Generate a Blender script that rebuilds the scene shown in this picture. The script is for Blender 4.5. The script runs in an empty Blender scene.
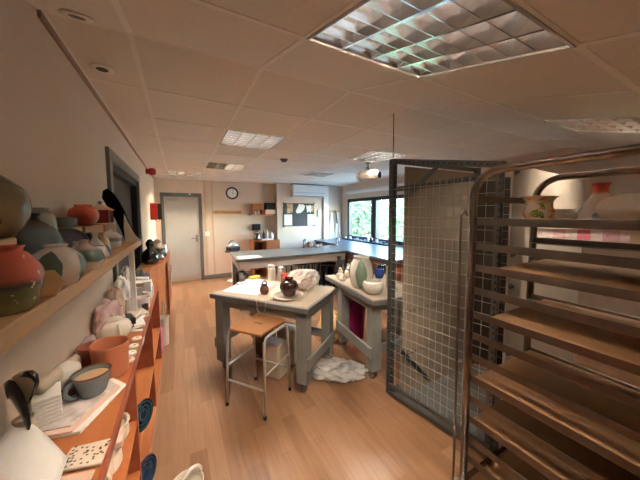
import bpy, bmesh, math, random
from mathutils import Vector, Matrix, noise
random.seed(7)
PI = math.pi
scene = bpy.context.scene
COL = scene.collection

# ---------------------------------------------------------------- materials
def new_mat(name):
    m = bpy.data.materials.new(name); m.use_nodes = True
    nt = m.node_tree; nt.nodes.clear()
    out = nt.nodes.new('ShaderNodeOutputMaterial')
    b = nt.nodes.new('ShaderNodeBsdfPrincipled')
    nt.links.new(b.outputs[0], out.inputs[0])
    return m, nt, b

def c4(c): return (c[0], c[1], c[2], 1.0)

def add_bump(nt, b, scale, strength, coord='Object', dist=0.002, detail=4):
    tc = nt.nodes.new('ShaderNodeTexCoord'); n = nt.nodes.new('ShaderNodeTexNoise')
    n.inputs['Scale'].default_value = scale; n.inputs['Detail'].default_value = detail
    nt.links.new(tc.outputs[coord], n.inputs['Vector'])
    bp = nt.nodes.new('ShaderNodeBump'); bp.inputs['Strength'].default_value = strength
    bp.inputs['Distance'].default_value = dist
    nt.links.new(n.outputs['Fac'], bp.inputs['Height']); nt.links.new(bp.outputs[0], b.inputs['Normal'])

def plain(name, col, rough=0.5, metal=0.0, var=0.06, scale=8, bump=0.0, coat=0.0):
    """base colour with a little tonal variation"""
    m, nt, b = new_mat(name)
    b.inputs['Roughness'].default_value = rough; b.inputs['Metallic'].default_value = metal
    if coat: b.inputs['Coat Weight'].default_value = coat; b.inputs['Coat Roughness'].default_value = 0.06
    tc = nt.nodes.new('ShaderNodeTexCoord'); n = nt.nodes.new('ShaderNodeTexNoise')
    n.inputs['Scale'].default_value = scale; n.inputs['Detail'].default_value = 5
    nt.links.new(tc.outputs['Object'], n.inputs['Vector'])
    r = nt.nodes.new('ShaderNodeValToRGB')
    r.color_ramp.elements[0].position = 0.3; r.color_ramp.elements[1].position = 0.7
    r.color_ramp.elements[0].color = c4([max(0, x*(1-var)) for x in col])
    r.color_ramp.elements[1].color = c4([min(1, x*(1+var)) for x in col])
    nt.links.new(n.outputs['Fac'], r.inputs['Fac']); nt.links.new(r.outputs[0], b.inputs['Base Color'])
    if bump: add_bump(nt, b, scale*6, bump)
    return m

def math_node(nt, op, a, bv=None):
    n = nt.nodes.new('ShaderNodeMath'); n.operation = op
    for i, v in enumerate((a, bv)):
        if v is None: continue
        if isinstance(v, (int, float)): n.inputs[i].default_value = v
        else: nt.links.new(v, n.inputs[i])
    return n.outputs[0]

def glaze(name, stops, rough=0.09, wob=0.08, scale=4, speck=None, coat=0.2):
    """glazed pottery: colour bands up the height, wavering along a noise, optional speckle (colour, scale, threshold)"""
    m, nt, b = new_mat(name)
    b.inputs['Roughness'].default_value = rough
    b.inputs['Coat Weight'].default_value = coat; b.inputs['Coat Roughness'].default_value = 0.05
    tc = nt.nodes.new('ShaderNodeTexCoord'); sp = nt.nodes.new('ShaderNodeSeparateXYZ')
    nt.links.new(tc.outputs['Generated'], sp.inputs[0])
    n = nt.nodes.new('ShaderNodeTexNoise'); n.inputs['Scale'].default_value = scale; n.inputs['Detail'].default_value = 5
    nt.links.new(tc.outputs['Generated'], n.inputs['Vector'])
    w = math_node(nt, 'MULTIPLY', math_node(nt, 'SUBTRACT', n.outputs['Fac'], 0.5), wob*2)
    z = math_node(nt, 'ADD', sp.outputs['Z'], w)
    r = nt.nodes.new('ShaderNodeValToRGB'); cr = r.color_ramp
    while len(cr.elements) < len(stops): cr.elements.new(0.5)
    for e, (p, col) in zip(cr.elements, sorted(stops)): e.position = p; e.color = c4(col)
    nt.links.new(z, r.inputs['Fac']); outc = r.outputs[0]
    if speck:
        col, sc, th = speck
        n2 = nt.nodes.new('ShaderNodeTexNoise'); n2.inputs['Scale'].default_value = sc; n2.inputs['Detail'].default_value = 3
        nt.links.new(tc.outputs['Generated'], n2.inputs['Vector'])
        mk = math_node(nt, 'GREATER_THAN', n2.outputs['Fac'], th)
        mx = nt.nodes.new('ShaderNodeMix'); mx.data_type = 'RGBA'
        nt.links.new(mk, mx.inputs['Factor']); nt.links.new(outc, mx.inputs['A']); mx.inputs['B'].default_value = c4(col)
        outc = mx.outputs['Result']
    nt.links.new(outc, b.inputs['Base Color'])
    return m

def petals(name, base, col, n, zc, zh, width=0.33, off=0.0, col2=None, rough=0.14):
    """glazed pot with n upright painted leaf panels round the body; zc, zh = centre and half-height in 0..1 of the height"""
    m, nt, b = new_mat(name)
    b.inputs['Roughness'].default_value = rough; b.inputs['Coat Weight'].default_value = 0.2; b.inputs['Coat Roughness'].default_value = 0.05
    tc = nt.nodes.new('ShaderNodeTexCoord'); sp = nt.nodes.new('ShaderNodeSeparateXYZ')
    nt.links.new(tc.outputs['Generated'], sp.inputs[0])
    x = math_node(nt, 'SUBTRACT', sp.outputs['X'], 0.5); y = math_node(nt, 'SUBTRACT', sp.outputs['Y'], 0.5)
    a = math_node(nt, 'ARCTAN2', y, x)
    a = math_node(nt, 'ADD', math_node(nt, 'MULTIPLY', a, n/(2*PI)), off + 10)
    fr = math_node(nt, 'SUBTRACT', math_node(nt, 'FRACT', a), 0.5)
    u = math_node(nt, 'DIVIDE', fr, width)
    v = math_node(nt, 'DIVIDE', math_node(nt, 'SUBTRACT', sp.outputs['Z'], zc), zh)
    ns = nt.nodes.new('ShaderNodeTexNoise'); ns.inputs['Scale'].default_value = 9; nt.links.new(tc.outputs['Generated'], ns.inputs['Vector'])
    d = math_node(nt, 'ADD', math_node(nt, 'MULTIPLY', u, u), math_node(nt, 'MULTIPLY', v, v))
    d = math_node(nt, 'ADD', d, math_node(nt, 'MULTIPLY', math_node(nt, 'SUBTRACT', ns.outputs['Fac'], 0.5), 0.5))
    r = nt.nodes.new('ShaderNodeValToRGB'); cr = r.color_ramp
    cr.elements[0].position = 0.0; cr.elements[0].color = c4(col2 or col)
    cr.elements[1].position = 1.05; cr.elements[1].color = c4(base)
    e = cr.elements.new(0.6); e.color = c4(col)
    e = cr.elements.new(0.92); e.color = c4(col)
    e = cr.elements.new(0.99); e.color = c4(base)
    nt.links.new(d, r.inputs['Fac']); nt.links.new(r.outputs[0], b.inputs['Base Color'])
    return m

def wood(name, c1, c2, scale=1.0, axis='Y', rough=0.45, coat=0.0):
    m, nt, b = new_mat(name)
    b.inputs['Roughness'].default_value = rough
    if coat: b.inputs['Coat Weight'].default_value = coat; b.inputs['Coat Roughness'].default_value = 0.15
    tc = nt.nodes.new('ShaderNodeTexCoord'); mp = nt.nodes.new('ShaderNodeMapping')
    s = {'X': (1.5, 22, 22), 'Y': (22, 1.5, 22), 'Z': (22, 22, 1.5)}[axis]
    mp.inputs['Scale'].default_value = [k*scale for k in s]
    nt.links.new(tc.outputs['Object'], mp.inputs['Vector'])
    n = nt.nodes.new('ShaderNodeTexNoise'); n.inputs['Scale'].default_value = 1; n.inputs['Detail'].default_value = 6
    nt.links.new(mp.outputs[0], n.inputs['Vector'])
    r = nt.nodes.new('ShaderNodeValToRGB')
    r.color_ramp.elements[0].position = 0.3; r.color_ramp.elements[1].position = 0.72
    r.color_ramp.elements[0].color = c4(c1); r.color_ramp.elements[1].color = c4(c2)
    nt.links.new(n.outputs['Fac'], r.inputs['Fac']); nt.links.new(r.outputs[0], b.inputs['Base Color'])
    return m

def emit(name, col, strength):
    m = bpy.data.materials.new(name); m.use_nodes = True; nt = m.node_tree; nt.nodes.clear()
    out = nt.nodes.new('ShaderNodeOutputMaterial'); e = nt.nodes.new('ShaderNodeEmission')
    e.inputs[0].default_value = c4(col); e.inputs[1].default_value = strength
    nt.links.new(e.outputs[0], out.inputs[0]); return m

def floor_mat():
    m, nt, b = new_mat('laminate_floor')
    b.inputs['Roughness'].default_value = 0.28; b.inputs['Specular IOR Level'].default_value = 0.4
    tc = nt.nodes.new('ShaderNodeTexCoord'); mp = nt.nodes.new('ShaderNodeMapping')
    mp.inputs['Rotation'].default_value = (0, 0, PI/2)
    nt.links.new(tc.outputs['Object'], mp.inputs['Vector'])
    br = nt.nodes.new('ShaderNodeTexBrick'); br.offset = 0.37; br.offset_frequency = 2
    br.inputs['Scale'].default_value = 1.0; br.inputs['Brick Width'].default_value = 0.78; br.inputs['Row Height'].default_value = 0.105
    br.inputs['Mortar Size'].default_value = 0.0008; br.inputs['Mortar Smooth'].default_value = 0.3; br.inputs['Bias'].default_value = 0.0
    br.inputs['Color1'].default_value = (0.0, 0.0, 0.0, 1); br.inputs['Color2'].default_value = (1, 1, 1, 1); br.inputs['Mortar'].default_value = (0.0, 0.0, 0.0, 1)
    nt.links.new(mp.outputs[0], br.inputs['Vector'])
    mp2 = nt.nodes.new('ShaderNodeMapping'); mp2.inputs['Scale'].default_value = (40, 2.4, 1)
    nt.links.new(tc.outputs['Object'], mp2.inputs['Vector'])
    n = nt.nodes.new('ShaderNodeTexNoise'); n.inputs['Scale'].default_value = 1; n.inputs['Detail'].default_value = 7; n.inputs['Distortion'].default_value = 0.6
    nt.links.new(mp2.outputs[0], n.inputs['Vector'])
    f = math_node(nt, 'ADD', math_node(nt, 'MULTIPLY', br.outputs['Color'], 0.42), math_node(nt, 'MULTIPLY', n.outputs['Fac'], 0.62))
    r = nt.nodes.new('ShaderNodeValToRGB'); cr = r.color_ramp
    cr.elements[0].position = 0.12; cr.elements[0].color = (0.14, 0.066, 0.031, 1)
    cr.elements[1].position = 0.88; cr.elements[1].color = (0.325, 0.183, 0.106, 1)
    e = cr.elements.new(0.5); e.color = (0.235, 0.123, 0.065, 1)
    nt.links.new(f, r.inputs['Fac'])
    nt.links.new(r.outputs[0], b.inputs['Base Color'])
    return m

def glass_mat():
    m = bpy.data.materials.new('window_glass'); m.use_nodes = True; nt = m.node_tree; nt.nodes.clear()
    out = nt.nodes.new('ShaderNodeOutputMaterial'); mx = nt.nodes.new('ShaderNodeMixShader')
    t = nt.nodes.new('ShaderNodeBsdfTransparent'); g = nt.nodes.new('ShaderNodeBsdfGlossy'); g.inputs['Roughness'].default_value = 0.02
    t.inputs[0].default_value = (0.93, 0.97, 0.95, 1)
    mx.inputs[0].default_value = 0.04
    nt.links.new(t.outputs[0], mx.inputs[1]); nt.links.new(g.outputs[0], mx.inputs[2])
    nt.links.new(mx.outputs[0], out.inputs[0]); return m

def film_mat(name, col, alpha):
    m, nt, b = new_mat(name)
    b.inputs['Base Color'].default_value = c4(col); b.inputs['Roughness'].default_value = 0.18
    b.inputs['Alpha'].default_value = alpha
    add_bump(nt, b, 30, 0.5, dist=0.01); return m

WALL = plain('wall_paint', (0.68, 0.555, 0.455), 0.85, var=0.02, scale=2, bump=0.04)
TILE = plain('ceiling_tile', (0.82, 0.75, 0.66), 0.95, var=0.03, scale=60, bump=0.12)
GRID = plain('ceiling_grid_paint', (0.90, 0.84, 0.75), 0.6, var=0.02)
FLOOR = floor_mat()
GREYFRAME = plain('grey_green_gloss_paint', (0.085, 0.095, 0.09), 0.35, var=0.05)
DOORM = plain('door_leaf_paint', (0.37, 0.36, 0.34), 0.5, var=0.02)
DARK = plain('dark_opening_shade', (0.012, 0.012, 0.012), 0.6)  # near-black standing in for the shade inside openings
BLACK = plain('black_plastic', (0.012, 0.012, 0.013), 0.35)
BLACKGL = plain('black_gloss_glaze', (0.010, 0.009, 0.009), 0.08, coat=0.7)
WHITE = plain('white_plastic', (0.80, 0.79, 0.76), 0.4, var=0.02)
PAPER = plain('white_paper', (0.82, 0.80, 0.78), 0.8, var=0.02)
PAPERW = plain('cream_paper', (0.62, 0.53, 0.41), 0.8, var=0.05)
CHROME = plain('chrome', (0.72, 0.72, 0.72), 0.25, 0.75, var=0.03)
ALUF = plain('satin_louvre_aluminium', (0.80, 0.80, 0.80), 0.26, 1.0, var=0.02)
FRAMEM = plain('light_frame_paint', (0.45, 0.43, 0.40), 0.5, var=0.02)
STEEL = plain('stainless_steel', (0.30, 0.26, 0.23), 0.25, 1.0, var=0.10, scale=14)
STEELD = plain('stainless_steel_bar', (0.20, 0.17, 0.15), 0.30, 1.0, var=0.12, scale=10)
ALU = plain('louvre_aluminium', (0.90, 0.90, 0.92), 0.16, 1.0, var=0.02)
GALV = plain('galvanised_angle', (0.12, 0.125, 0.125), 0.45, 0.7, var=0.12, scale=20)
WIRE = plain('galvanised_wire', (0.55, 0.54, 0.52), 0.4, 0.6, var=0.1)
HOLE = plain('punched_hole_shadow', (0.02, 0.02, 0.02), 0.8)
CAGEBOARD = plain('insulating_board', (0.25, 0.205, 0.155), 0.85, var=0.1, scale=4)
CAGEFLOOR = plain('cage_floor_sheet', (0.13, 0.135, 0.135), 0.5, 0.3, var=0.12)
WHITEBOARD = plain('white_faced_board', (0.66, 0.59, 0.51), 0.6, var=0.03)
INK = plain('marker_ink', (0.09, 0.075, 0.06), 0.8)
MDF = plain('ware_board_mdf', (0.30, 0.17, 0.085), 0.6, var=0.05, scale=14)
PINE = wood('pine_shelf', (0.46, 0.27, 0.125), (0.58, 0.36, 0.18), 1.0, 'Y', 0.5)
PINEX = wood('pine_block', (0.42, 0.22, 0.09), (0.52, 0.30, 0.13), 1.3, 'Z', 0.5)
ORANGEW = wood('orange_beech_veneer', (0.34, 0.105, 0.032), (0.45, 0.16, 0.055), 1.0, 'Y', 0.38)
REDEDGE = wood('red_brown_edging', (0.22, 0.05, 0.027), (0.30, 0.08, 0.04), 1.0, 'Y', 0.4)
STOOLW = wood('stool_plywood', (0.27, 0.105, 0.03), (0.37, 0.155, 0.05), 1.0, 'X', 0.4, coat=0.2)
STOOLM = plain('stool_frame_paint', (0.55, 0.53, 0.49), 0.35, 0.3)
TABLEG = plain('workbench_grey_paint', (0.215, 0.22, 0.21), 0.5, var=0.08, scale=6)
TOPG = plain('worktop_grey_laminate', (0.13, 0.135, 0.135), 0.4, var=0.08, scale=5)
TOPBEIGE = plain('dusty_board_top', (0.37, 0.30, 0.23), 0.7, var=0.08, scale=5)
BLUETOP = plain('blue_grey_worktop', (0.13, 0.16, 0.18), 0.30, var=0.04)
APRONW = plain('bench_apron_paint', (0.60, 0.56, 0.52), 0.5, var=0.03)
RUBBER = plain('rubber', (0.02, 0.02, 0.02), 0.7)
WHEEL = plain('grey_wheel', (0.16, 0.155, 0.15), 0.5)
MAGENTA = plain('magenta_plastic', (0.40, 0.010, 0.15), 0.4, var=0.03)
YELLOW = plain('yellow_plastic_bag', (0.85, 0.60, 0.22), 0.4, var=0.1)
TERRA = plain('terracotta_clay', (0.42, 0.135, 0.065), 0.55, var=0.08, coat=0.12)
TERRAD = plain('dark_terracotta', (0.25, 0.07, 0.04), 0.5, var=0.08)
CREAMGL = glaze('cream_glaze', [(0, (0.70, 0.62, 0.52)), (1, (0.78, 0.71, 0.62))], 0.12)
WHITEGL = glaze('white_glaze', [(0, (0.74, 0.70, 0.65)), (1, (0.82, 0.78, 0.73))], 0.12)
BISQUE = plain('bisque_clay', (0.74, 0.62, 0.52), 0.8, var=0.05)
BISQUEP = plain('pale_pink_bisque', (0.70, 0.50, 0.42), 0.8, var=0.06)
REDM = plain('red_plastic', (0.40, 0.018, 0.014), 0.4)
NAVY = plain('navy_rim', (0.025, 0.02, 0.06), 0.35)
CLOTHP = plain('mauve_cloth', (0.52, 0.35, 0.34), 0.9, var=0.15, scale=12, bump=0.2)
CLOTHW = plain('white_cloth', (0.76, 0.72, 0.68), 0.9, var=0.05, scale=8, bump=0.15)
PLASTIC = film_mat('crumpled_clear_plastic', (0.95, 0.94, 0.92), 0.45)
LEAF = plain('sunlit_leaf', (0.075, 0.15, 0.065), 0.6, var=0.4, scale=1.2)
LEAF2 = plain('pale_leaf', (0.12, 0.21, 0.10), 0.6, var=0.35, scale=1.0)
BARK = plain('bark', (0.10, 0.07, 0.05), 0.9)
BOUNCE_GROUND = plain('pale_bounce_ground', (0.34, 0.35, 0.34), 0.9, var=0.15)  # outside ground made pale to bounce daylight up to the ceiling
GLASS = glass_mat()
TUBE_W = emit('warm_fluorescent_tube', (1.0, 0.83, 0.63), 290)
TUBE_F = emit('far_fluorescent_tube', (1.0, 0.80, 0.58), 520)
TUBE_D = emit('dim_fluorescent_tube', (1.0, 0.83, 0.63), 60)
TUBE_OFF = plain('unlit_tube', (0.75, 0.72, 0.68), 0.3)
TUBE_C = emit('cool_fluorescent_tube', (1.0, 0.90, 0.77), 320)

# ---------------------------------------------------------------- mesh helpers
def BM(): return bmesh.new()

def mobj(name, bm, mat, parent=None, smooth=False, bevel=0.0, loc=None, rot=None, seg=2):
    bmesh.ops.recalc_face_normals(bm, faces=bm.faces)
    me = bpy.data.meshes.new(name); bm.to_mesh(me); bm.free()
    mats = mat if isinstance(mat, (list, tuple)) else [mat]
    for k in mats: me.materials.append(k)
    if smooth:
        for p in me.polygons: p.use_smooth = True
    o = bpy.data.objects.new(name, me); COL.objects.link(o)
    if loc is not None: o.location = loc
    if rot is not None: o.rotation_euler = rot
    if parent is not None: o.parent = parent
    if bevel:
        md = o.modifiers.new('bevel', 'BEVEL'); md.width = bevel; md.segments = seg; md.limit_method = 'ANGLE'
    return o

def thing(name, label, cat, loc=(0, 0, 0), rz=0.0, group=None, rot=None):
    o = bpy.data.objects.new(name, None); COL.objects.link(o)
    o.empty_display_size = 0.05
    o.location = loc; o.rotation_euler = rot if rot else (0, 0, rz)
    o['label'] = label; o['category'] = cat
    if group: o['group'] = group
    return o

def tag(o, label, cat, group=None):
    o['label'] = label; o['category'] = cat
    if group: o['group'] = group
    return o

def struct(name, bm, mat, parent=None, **k):
    o = mobj(name, bm, mat, parent, **k)
    if parent is None: o['kind'] = 'structure'
    return o

def copy_tree(o, parent=None):
    c = o.copy(); COL.objects.link(c); c.parent = parent
    for ch in list(o.children): copy_tree(ch, c)
    return c

def box(bm, x0, x1, y0, y1, z0, z1, mi=0, M=None):
    vs = [bm.verts.new(Vector(p)) for p in ((x0,y0,z0),(x1,y0,z0),(x1,y1,z0),(x0,y1,z0),(x0,y0,z1),(x1,y0,z1),(x1,y1,z1),(x0,y1,z1))]
    if M is not None:
        for v in vs: v.co = M @ v.co
    for q in ((3,2,1,0),(4,5,6,7),(0,1,5,4),(1,2,6,5),(2,3,7,6),(3,0,4,7)):
        f = bm.faces.new([vs[i] for i in q]); f.material_index = mi
    return vs

def bar(bm, a, b, w, h, mi=0, upv=(0, 0, 1)):
    """rectangular bar from a to b, w across, h along up"""
    a = Vector(a); b = Vector(b); d = (b - a); L = d.length; d.normalize()
    s = d.cross(Vector(upv))
    if s.length < 1e-4: s = d.cross(Vector((0, 1, 0)))
    s.normalize(); u = s.cross(d)
    M = Matrix((s, d, u)).transposed().to_4x4(); M.translation = a
    box(bm, -w/2, w/2, 0, L, -h/2, h/2, mi, M)

def prism(bm, poly, z0, z1, mi=0, M=None):
    lo = [bm.verts.new(Vector((p[0], p[1], z0))) for p in poly]; hi = [bm.verts.new(Vector((p[0], p[1], z1))) for p in poly]
    if M is not None:
        for v in lo + hi: v.co = M @ v.co
    n = len(poly)
    fs = [bm.faces.new(list(reversed(lo))), bm.faces.new(hi)]
    for i in range(n): fs.append(bm.faces.new((lo[i], lo[(i+1) % n], hi[(i+1) % n], hi[i])))
    for f in fs: f.material_index = mi

def lathe(bm, prof, seg=24, c=(0, 0, 0), mi=0, squash=(1, 1), M=None):
    rings = []
    for r, z in prof:
        if r < 1e-5: rings.append([bm.verts.new(Vector((c[0], c[1], c[2]+z)))])
        else: rings.append([bm.verts.new(Vector((c[0]+r*squash[0]*math.cos(2*PI*i/seg), c[1]+r*squash[1]*math.sin(2*PI*i/seg), c[2]+z))) for i in range(seg)])
    if M is not None:
        for R in rings:
            for v in R: v.co = M @ v.co
    for A, B in zip(rings, rings[1:]):
        if len(A) == 1 and len(B) == 1: continue
        for i in range(seg):
            j = (i+1) % seg
            if len(A) == 1: f = bm.faces.new((A[0], B[j], B[i]))
            elif len(B) == 1: f = bm.faces.new((A[i], A[j], B[0]))
            else: f = bm.faces.new((A[i], A[j], B[j], B[i]))
            f.material_index = mi

def smooth_prof(pts, n=5):
    """Catmull-Rom through the profile points"""
    out = []; P = [pts[0]] + list(pts) + [pts[-1]]
    for i in range(1, len(P)-2):
        p0, p1, p2, p3 = P[i-1], P[i], P[i+1], P[i+2]
        for k in range(n):
            t = k/n
            out.append(tuple(max(0.0, 0.5*((2*p1[j]) + (-p0[j]+p2[j])*t + (2*p0[j]-5*p1[j]+4*p2[j]-p3[j])*t*t + (-p0[j]+3*p1[j]-3*p2[j]+p3[j])*t**3)) if j == 0
                             else 0.5*((2*p1[j]) + (-p0[j]+p2[j])*t + (2*p0[j]-5*p1[j]+4*p2[j]-p3[j])*t*t + (-p0[j]+3*p1[j]-3*p2[j]+p3[j])*t**3) for j in (0, 1)))
    out.append(tuple(pts[-1])); return out

def vessel(bm, outer, wall=0.006, seg=28, n=4, mi=0, depth=0.5, squash=(1, 1), c=(0, 0, 0)):
    """hollow pot: outer profile (r,z) from foot to lip, then back down inside"""
    o = smooth_prof(outer, n)
    H = o[-1][1]; inner = []
    for r, z in reversed(o):
        if z < H*(1-depth): break
        inner.append((max(r-wall, 0.001), z - (0.0 if inner else -0.001)))
    zb = inner[-1][1]
    lathe(bm, [(0, o[0][1])] + o + inner + [(0, zb)], seg, c, mi, squash)

def tube(bm, pts, r, seg=8, mi=0, cap=True):
    P = [Vector(p) for p in pts]; n = len(P)
    rs = r if isinstance(r, (list, tuple)) else [r]*n
    rings = []; s = None
    for i in range(n):
        d = (P[min(i+1, n-1)] - P[max(i-1, 0)]).normalized()
        if s is None:
            s = d.cross(Vector((0, 0, 1)))
            if s.length < 1e-3: s = d.cross(Vector((1, 0, 0)))
        else: s = s - d*s.dot(d)
        s.normalize(); u = d.cross(s)
        rings.append([bm.verts.new(P[i] + (s*math.cos(2*PI*k/seg) + u*math.sin(2*PI*k/seg))*rs[i]) for k in range(seg)])
    for A, B in zip(rings, rings[1:]):
        for k in range(seg): bm.faces.new((A[k], A[(k+1) % seg], B[(k+1) % seg], B[k])).material_index = mi
    if cap:
        bm.faces.new(list(reversed(rings[0]))).material_index = mi; bm.faces.new(rings[-1]).material_index = mi

def arc(c, r, a0, a1, n, ax1=(1, 0, 0), ax2=(0, 0, 1)):
    a = Vector(ax1); b = Vector(ax2); c = Vector(c)
    return [c + a*(r*math.cos(a0+(a1-a0)*i/n)) + b*(r*math.sin(a0+(a1-a0)*i/n)) for i in range(n+1)]

def blob(bm, c, s, amp=0.25, freq=2.0, seed=0, sub=4, flat=None):
    t = bmesh.new(); bmesh.ops.create_icosphere(t, subdivisions=sub, radius=1.0)
    for v in t.verts:
        p = v.co*freq + Vector((seed*7.3, seed*3.1, seed*1.7))
        k = 1 + amp*(noise.noise(p) + 0.6*abs(noise.noise(p*2.3)) + 0.35*noise.noise(p*5))
        q = v.co*k
        v.co = Vector((q.x*s[0], q.y*s[1], q.z*s[2]))
        if flat is not None: v.co.z = max(v.co.z, flat)
        v.co += Vector(c)
    me = bpy.data.meshes.new('tmp'); t.to_mesh(me); t.free(); bm.from_mesh(me); bpy.data.meshes.remove(me)

def sheet(bm, fn, nu, nv, th=0.0006, mi=0):
    """thin solid sheet from fn(u,v)->point"""
    G = [[Vector(fn(i/nu, j/nv)) for j in range(nv+1)] for i in range(nu+1)]
    N = [[None]*(nv+1) for _ in range(nu+1)]
    for i in range(nu+1):
        for j in range(nv+1):
            a = G[min(i+1, nu)][j]-G[max(i-1, 0)][j]; b = G[i][min(j+1, nv)]-G[i][max(j-1, 0)]
            N[i][j] = a.cross(b).normalized() if a.cross(b).length > 1e-9 else Vector((0, 0, 1))
    T = [[bm.verts.new(G[i][j]+N[i][j]*th) for j in range(nv+1)] for i in range(nu+1)]
    Bt = [[bm.verts.new(G[i][j]-N[i][j]*th) for j in range(nv+1)] for i in range(nu+1)]
    for i in range(nu):
        for j in range(nv):
            bm.faces.new((T[i][j], T[i+1][j], T[i+1][j+1], T[i][j+1])).material_index = mi
            bm.faces.new((Bt[i][j], Bt[i][j+1], Bt[i+1][j+1], Bt[i+1][j])).material_index = mi
    for i in range(nu):
        for j in (0, nv):
            bm.faces.new((T[i][j], T[i+1][j], Bt[i+1][j], Bt[i][j])).material_index = mi
    for j in range(nv):
        for i in (0, nu):
            bm.faces.new((T[i][j], T[i][j+1], Bt[i][j+1], Bt[i][j])).material_index = mi

def paper(name, quad, z, label, mat=None, cat='paper', curl=0.0, th=0.0006, group=None, parent=None):
    """flat sheet on quad of xy corners"""
    cx = sum(q[0] for q in quad)/4; cy = sum(q[1] for q in quad)/4
    q = [Vector((a-cx, b-cy, 0)) for a, b in quad]
    bm = BM()
    sheet(bm, lambda u, v: (q[0]*(1-u)*(1-v)+q[1]*u*(1-v)+q[2]*u*v+q[3]*(1-u)*v) + Vector((0, 0, curl*(2*u-1)**2)), 6, 3, th)
    o = mobj(name, bm, mat or PAPER, parent, loc=(cx, cy, z+th+0.0003))
    if label: tag(o, label, cat, group)
    return o

# ---------------------------------------------------------------- room shell
XW, XR, YB, YF, ZC = -0.463, 4.30, 6.94, -1.7, 2.398
X0, YC, TS = -0.162, 1.505, 0.6
TH = math.atan(0.285); CT, ST = math.cos(TH), math.sin(TH)
def slope_pt(x, s, d=0.0):        # s metres down the sloping ceiling from the crease, d below its plane
    return Vector((x, YC - s*CT - d*ST*-1*0 + d*ST*0, ZC - s*ST)) + Vector((0, ST, -CT))*d
S_END = (YC-YF)/CT
b = BM(); box(b, XW-0.15, XR+0.15, YF-0.15, YB+0.15, -0.12, 0.0); struct('floor', b, FLOOR)
b = BM(); box(b, XW-0.12, XW, YF-0.12, 2.52, 0, 2.62); box(b, XW-0.12, XW, 4.20, YB+0.12, 0, 2.62); box(b, XW-0.12, XW, 2.52, 4.20, 2.06, 2.62)
struct('wall_left', b, WALL)
b = BM(); box(b, XW, -0.33, YB, YB+0.12, 0, 2.62); box(b, 0.46, XR, YB, YB+0.12, 0, 2.62); box(b, -0.33, 0.46, YB, YB+0.12, 2.05, 2.62)
struct('wall_back', b, WALL)
WY0, WY1, WZ0, WZ1 = 4.05, 6.36, 0.885, 2.0
b = BM(); box(b, XR, XR+0.12, YF-0.12, WY0, 0, 2.62); box(b, XR, XR+0.12, WY1, YB+0.12, 0, 2.62)
box(b, XR, XR+0.12, WY0, WY1, 0, WZ0); box(b, XR, XR+0.12, WY0, WY1, WZ1, 2.62); struct('wall_right', b, WALL)
b = BM(); box(b, XW, XR, YF-0.12, YF, 0, 2.62); struct('wall_front', b, WALL)
b = BM(); box(b, 2.28, XR, 6.68, YB, 0, 2.62); struct('wall_chimney', b, WALL)
b = BM(); box(b, 0.49, 2.28, YB-0.018, YB, 0, 0.10); struct('baseboard_back', b, plain('grey_skirting', (0.16, 0.15, 0.14), 0.5), bevel=0.004)

# unseen dark slabs added behind the two doors to stop sky light leaking in
b = BM(); box(b, -0.5, 0.6, YB+0.12, YB+0.20, -0.1, 2.62); struct('wall_light_block_back', b, DARK)
b = BM(); box(b, XW-0.20, XW-0.12, 2.4, 4.3, -0.1, 2.62); struct('wall_light_block_left', b, DARK)

lights_flat = [(1, 2), (1, 5), (0, 7), (4, 2)]
lights_slope = [(1, 1), (4, 1)]
vent_cell = (4, 5)
b = BM()
def quad(bm, pts):
    bm.faces.new([bm.verts.new(Vector(p)) for p in pts])
i0, i1 = -1, 8
def xr_(i): return max(XW, X0+TS*i), min(XR, X0+TS*(i+1))
for i in range(i0, i1):
    xa, xb = xr_(i)
    if xb - xa < 0.005: continue
    for j in range(0, 10):
        ya, yb = YC+TS*j, min(YB, YC+TS*(j+1))
        if yb-ya < 0.005 or (i, j) in lights_flat: continue
        quad(b, [(xa, ya, ZC), (xa, yb, ZC), (xb, yb, ZC), (xb, ya, ZC)])
    for j in range(0, 6):
        sa, sb = TS*j, min(S_END, TS*(j+1))
        if sb-sa < 0.005 or (i, j) in lights_slope: continue
        quad(b, [slope_pt(xa, sa), slope_pt(xb, sa), slope_pt(xb, sb), slope_pt(xa, sb)])
bmesh.ops.remove_doubles(b, verts=b.verts, dist=0.0005)
struct('ceiling', b, TILE)
# plaster slab of the roof above the suspended ceiling
b = BM(); box(b, XW-0.12, XR+0.12, YF-0.12, YB+0.12, 2.62, 2.72); struct('ceiling_roof', b, plain('roof_slab', (0.4, 0.4, 0.4), 0.9))
# T-bar grid
b = BM(); W = 0.024; D = 0.003
for i in range(0, 8):
    x = X0+TS*i
    if x < XR: box(b, x-W/2, x+W/2, YC, YB, ZC-D, ZC+0.001)
for j in range(1, 10):
    y = YC+TS*j
    if y < YB: box(b, XW, XR, y-W/2, y+W/2, ZC-D, ZC+0.001)
box(b, XW, XR, YC-W/2, YC+W/2, ZC-D, ZC+0.001)
box(b, XW, XW+0.02, YC, YB, ZC-D, ZC+0.001); box(b, XW, 2.28, YB-0.02, YB, ZC-D, ZC+0.001)
for i in range(0, 8):
    x = X0+TS*i
    if x < XR: bar(b, slope_pt(x, 0, D/2), slope_pt(x, S_END, D/2), W, D, upv=(0, ST, -CT))
for j in range(1, 6):
    s = TS*j
    if s < S_END: bar(b, slope_pt(XW, s, D/2), slope_pt(XR, s, D/2), W, D, upv=(0, ST, -CT))
bar(b, slope_pt(XW+0.01, 0, D/2), slope_pt(XW+0.01, S_END, D/2), 0.02, D, upv=(0, ST, -CT))
struct('trim_1', b, GRID)
# wall angle along the left wall
b = BM(); box(b, XW, XW+0.012, YC, YB, ZC-0.03, ZC-D); struct('trim_2', b, plain('brown_wall_angle', (0.33, 0.2, 0.15), 0.6))

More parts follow.
